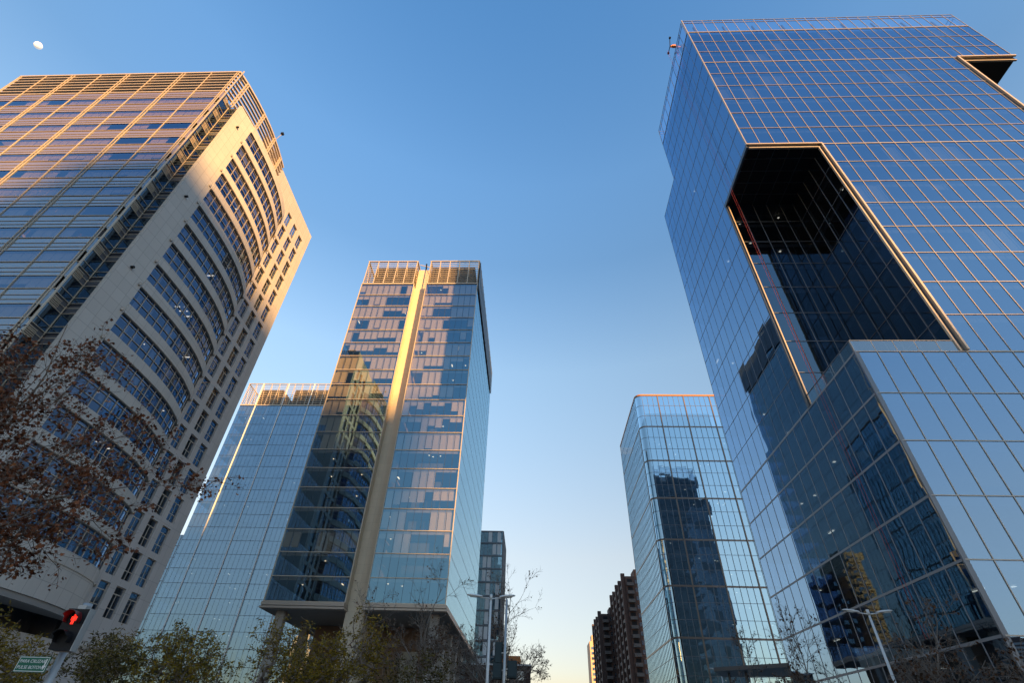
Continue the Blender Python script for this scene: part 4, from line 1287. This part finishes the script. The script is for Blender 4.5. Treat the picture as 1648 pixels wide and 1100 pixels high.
# signal post with boxes seen from behind
t = thing('traffic_signal', (-1.45, 30, 0), 'grey post carrying three dark traffic signal boxes seen from behind, beside the lamp', 'traffic signal')
b = MB(); b.tube([(-1.40, 30, 0), (-1.34, 30, 8.1)], [.09, .06], 10); b.build('post', M['galv'], t, smooth=True)
for (xx, zz, hw_, hh_) in ((-1.70, 5.62, .17, .48), (-1.72, 4.86, .22, .36), (-.98, 4.92, .22, .36)):
    b = MB(); b.box(xx - hw_, 30.1, zz - hh_, xx + hw_, 30.3, zz + hh_); o = b.build('signal_box', M['signblue'], t)
    b = MB(); b.box(xx - hw_ - .03, 30.31, zz - hh_ - .03, xx + hw_ + .03, 30.34, zz + hh_ + .03)
    b.box(xx - hw_ + .03, 30.07, zz - hh_ + .05, xx + hw_ - .03, 30.098, zz + hh_ - .05); b.build('back_plate', M['signblue'], o)
    b = MB(); b.box(min(xx, -1.36), 30.12, zz - .03, max(xx, -1.36), 30.16, zz + .03); b.build('bracket', M['galv'], t)

# pedestrian signal, close at lower left
PX, PY = -6.93, 8.4
t = thing('pedestrian_signal', (PX, PY, 0), 'pedestrian signal showing a red figure, on a grey post at lower left', 'traffic signal')
b = MB(); b.tube([(PX - .10, PY + .16, 0), (PX - .10, PY + .16, 3.12)], .052, 14)
b.tube([(PX - .10, PY + .16, 3.12), (PX - .10, PY + .16, 3.34)], .068, 14); b.build('post', M['galv'], t, smooth=True)
ry = Matrix.Rotation(math.radians(6), 4, 'Z')
def loc(a, b_, c):
    v = ry @ Vector((a, b_, 0)); return (PX + v.x, PY - .03 + v.y, 2.95 + c)
def lbox(mb, a0, b0, c0, a1, b1, c1):
    o_ = Vector(loc(a0, b0, c0)); mb.obox(o_, ry.to_3x3() @ Vector((a1 - a0, 0, 0)), ry.to_3x3() @ Vector((0, b1 - b0, 0)), (0, 0, c1 - c0))
b = MB(); lbox(b, -.15, -.06, -.27, .16, .06, .27); o = b.build('housing', M['black'], t)
b = MB(); lbox(b, -.17, .061, -.285, .18, .075, .285); lbox(b, .161, -.06, -.28, .172, .0605, .28); b.build('rear_frame', M['galv'], o)
b = MB(); lbox(b, -.06, -.02, .275, .06, .10, .33); b.build('top_clamp', M['galv'], t)
for cz, mm_, lit in ((.13, M['redhood'], True), (-.13, M['black'], False)):
    b = MB()
    N_ = 18; Lh = .16
    for k in range(N_ + 1):
        a = math.radians(-30 + 240 * k / N_)
        for rr_, q in ((.105, 0), (.105, -Lh * (1.0 if 20 < -30 + 240 * k / N_ < 160 else .55)), (.098, -Lh * (1.0 if 20 < -30 + 240 * k / N_ < 160 else .55)), (.098, 0)):
            b.v.append(loc(rr_ * math.cos(a), -.062 + q, cz + rr_ * math.sin(a)))
    for k in range(N_):
        for j in range(4):
            b.f.append((k * 4 + j, k * 4 + (j + 1) % 4, (k + 1) * 4 + (j + 1) % 4, (k + 1) * 4 + j))
    b.build('visor', mm_, t, smooth=False)
    b = MB(); c0 = [loc(.094 * math.cos(2 * math.pi * k / 20), -.064, cz + .094 * math.sin(2 * math.pi * k / 20)) for k in range(20)]
    b.v += c0; b.f.append(tuple(range(20))); ln = b.build('lens', M['black'], t)
    if lit:
        # standing figure of light
        b = MB()
        def disc(cx_, cz_, r_):
            i = len(b.v); b.v.extend([loc(cx_ + r_ * math.cos(2 * math.pi * k / 12), -.070, cz + cz_ + r_ * math.sin(2 * math.pi * k / 12)) for k in range(12)]); b.f.append(tuple(range(i, i + 12)))
        def q4(*p):
            i = len(b.v); b.v.extend([loc(a_, -.070, cz + c_) for a_, c_ in p]); b.f.append(tuple(range(i, i + len(p))))
        disc(0, .056, .017)
        q4((-.026, .036), (.026, .036), (.02, -.012), (-.02, -.012))
        q4((-.040, .03), (-.028, .036), (-.028, -.018), (-.038, -.018)); q4((.028, .036), (.040, .03), (.038, -.018), (.028, -.018))
        q4((-.02, -.014), (-.002, -.014), (-.004, -.07), (-.019, -.07)); q4((.002, -.014), (.02, -.014), (.019, -.07), (.004, -.07))
        b.build('red_figure', M['redlamp'], ln)
# green button sign on the same post
sg = thing('button_sign', (PX - .06, PY + .05, 2.5), 'small green sign with white Spanish text and a down arrow below the signal', 'sign')
def font(txt, size, x, y, z, m, parent, name):
    cu = bpy.data.curves.new(name, 'FONT'); cu.body = txt; cu.size = size; cu.extrude = .0015; cu.align_x = 'LEFT'
    o = bpy.data.objects.new(name, cu); C.objects.link(o)
    dg = bpy.context.evaluated_depsgraph_get()
    me = bpy.data.meshes.new_from_object(o.evaluated_get(dg))
    bpy.data.objects.remove(o); bpy.data.curves.remove(cu)
    me.materials.clear(); me.materials.append(m)
    o = bpy.data.objects.new(name, me); C.objects.link(o)
    o.rotation_euler = (math.pi / 2, 0, 0)
    o.parent = parent
    o.location = (x - parent.location.x, y - parent.location.y, z - parent.location.z)
    return o
SX0, SX1, SZ0, SZ1 = -7.50, -7.03, 2.405, 2.60
b = MB(); b.box(SX0, PY - .012, SZ0, SX1, PY, SZ1); b.build('plate', M['green'], sg)
b = MB()
for q in ((SX0 + .008, SZ0 + .008, SX1 - .008, SZ0 + .016), (SX0 + .008, SZ1 - .016, SX1 - .008, SZ1 - .008)): b.box(q[0], PY - .0145, q[1], q[2], PY - .0125, q[3])
for q in ((SX0 + .008, SZ0 + .0165, SX0 + .016, SZ1 - .0165), (SX1 - .016, SZ0 + .0165, SX1 - .008, SZ1 - .0165)): b.box(q[0], PY - .0145, q[1], q[2], PY - .0125, q[3])
b.build('border', M['white'], sg)
font('PARA CRUZAR', .058, SX0 + .03, PY - .0135, SZ0 + .115, M['white'], sg, 'lettering')
font('PULSE BOTON', .058, SX0 + .03, PY - .0135, SZ0 + .04, M['white'], sg, 'lettering')
b = MB(); ax = SX1 - .045
b.box(ax - .010, PY - .0148, SZ0 + .085, ax + .010, PY - .0126, SZ1 - .03)
i = len(b.v); b.v += [(ax - .028, PY - .014, SZ0 + .084), (ax, PY - .014, SZ0 + .028), (ax + .028, PY - .014, SZ0 + .084)]; b.f.append((i, i + 1, i + 2)); b.build('arrow', M['white'], sg)
b = MB(); b.box(SX1 - .01, PY + .002, SZ0 + .03, SX1 + .03, PY + .03, SZ0 + .06); b.box(SX1 - .01, PY + .002, SZ1 - .06, SX1 + .03, PY + .03, SZ1 - .03); b.build('bracket', M['galv'], sg)

# dark canopy at the foot of the right hand towers
t = thing('entrance_canopy', (26, 68, 0), 'dark flat pointed canopy on thin posts between the rounded and notched towers', 'canopy')
b = MB(); i = 0
b.prism([(21.6, 71.0), (31, 63.5), (36, 66), (36, 74), (24, 76)], 9.6, 10.0); b.build('roof', M['alu_dark'], t)
for x, y in ((23.6, 72), (25.2, 70.8), (29.5, 66), (33.5, 66.5)):
    b = MB(); b.tube([(x, y, 0), (x, y, 9.58)], .14, 8); b.build('post', M['alu_dark'], t)

# moon
def moon():
    import bmesh
    me = bpy.data.meshes.new('moon')
    bm = bmesh.new(); bmesh.ops.create_uvsphere(bm, u_segments=48, v_segments=32, radius=27)
    for f in bm.faces: f.smooth = True
    bm.to_mesh(me); bm.free()
    o = bpy.data.objects.new('moon', me); C.objects.link(o)
    d = Vector((-.65845, .24302, .71231)).normalized()
    o.location = Vector((0, 0, 1.7)) + d * 5800
    me.materials.append(mat('glowing_moon_rock', (.8, .8, .8), .9, emit=(1, .97, .95), es=.135, noise=.22, nscale=.035))  # sunlight on the moon put in as a faint white glow
    tag(o, 'small white moon in the blue sky above the left tower', 'moon')
moon()
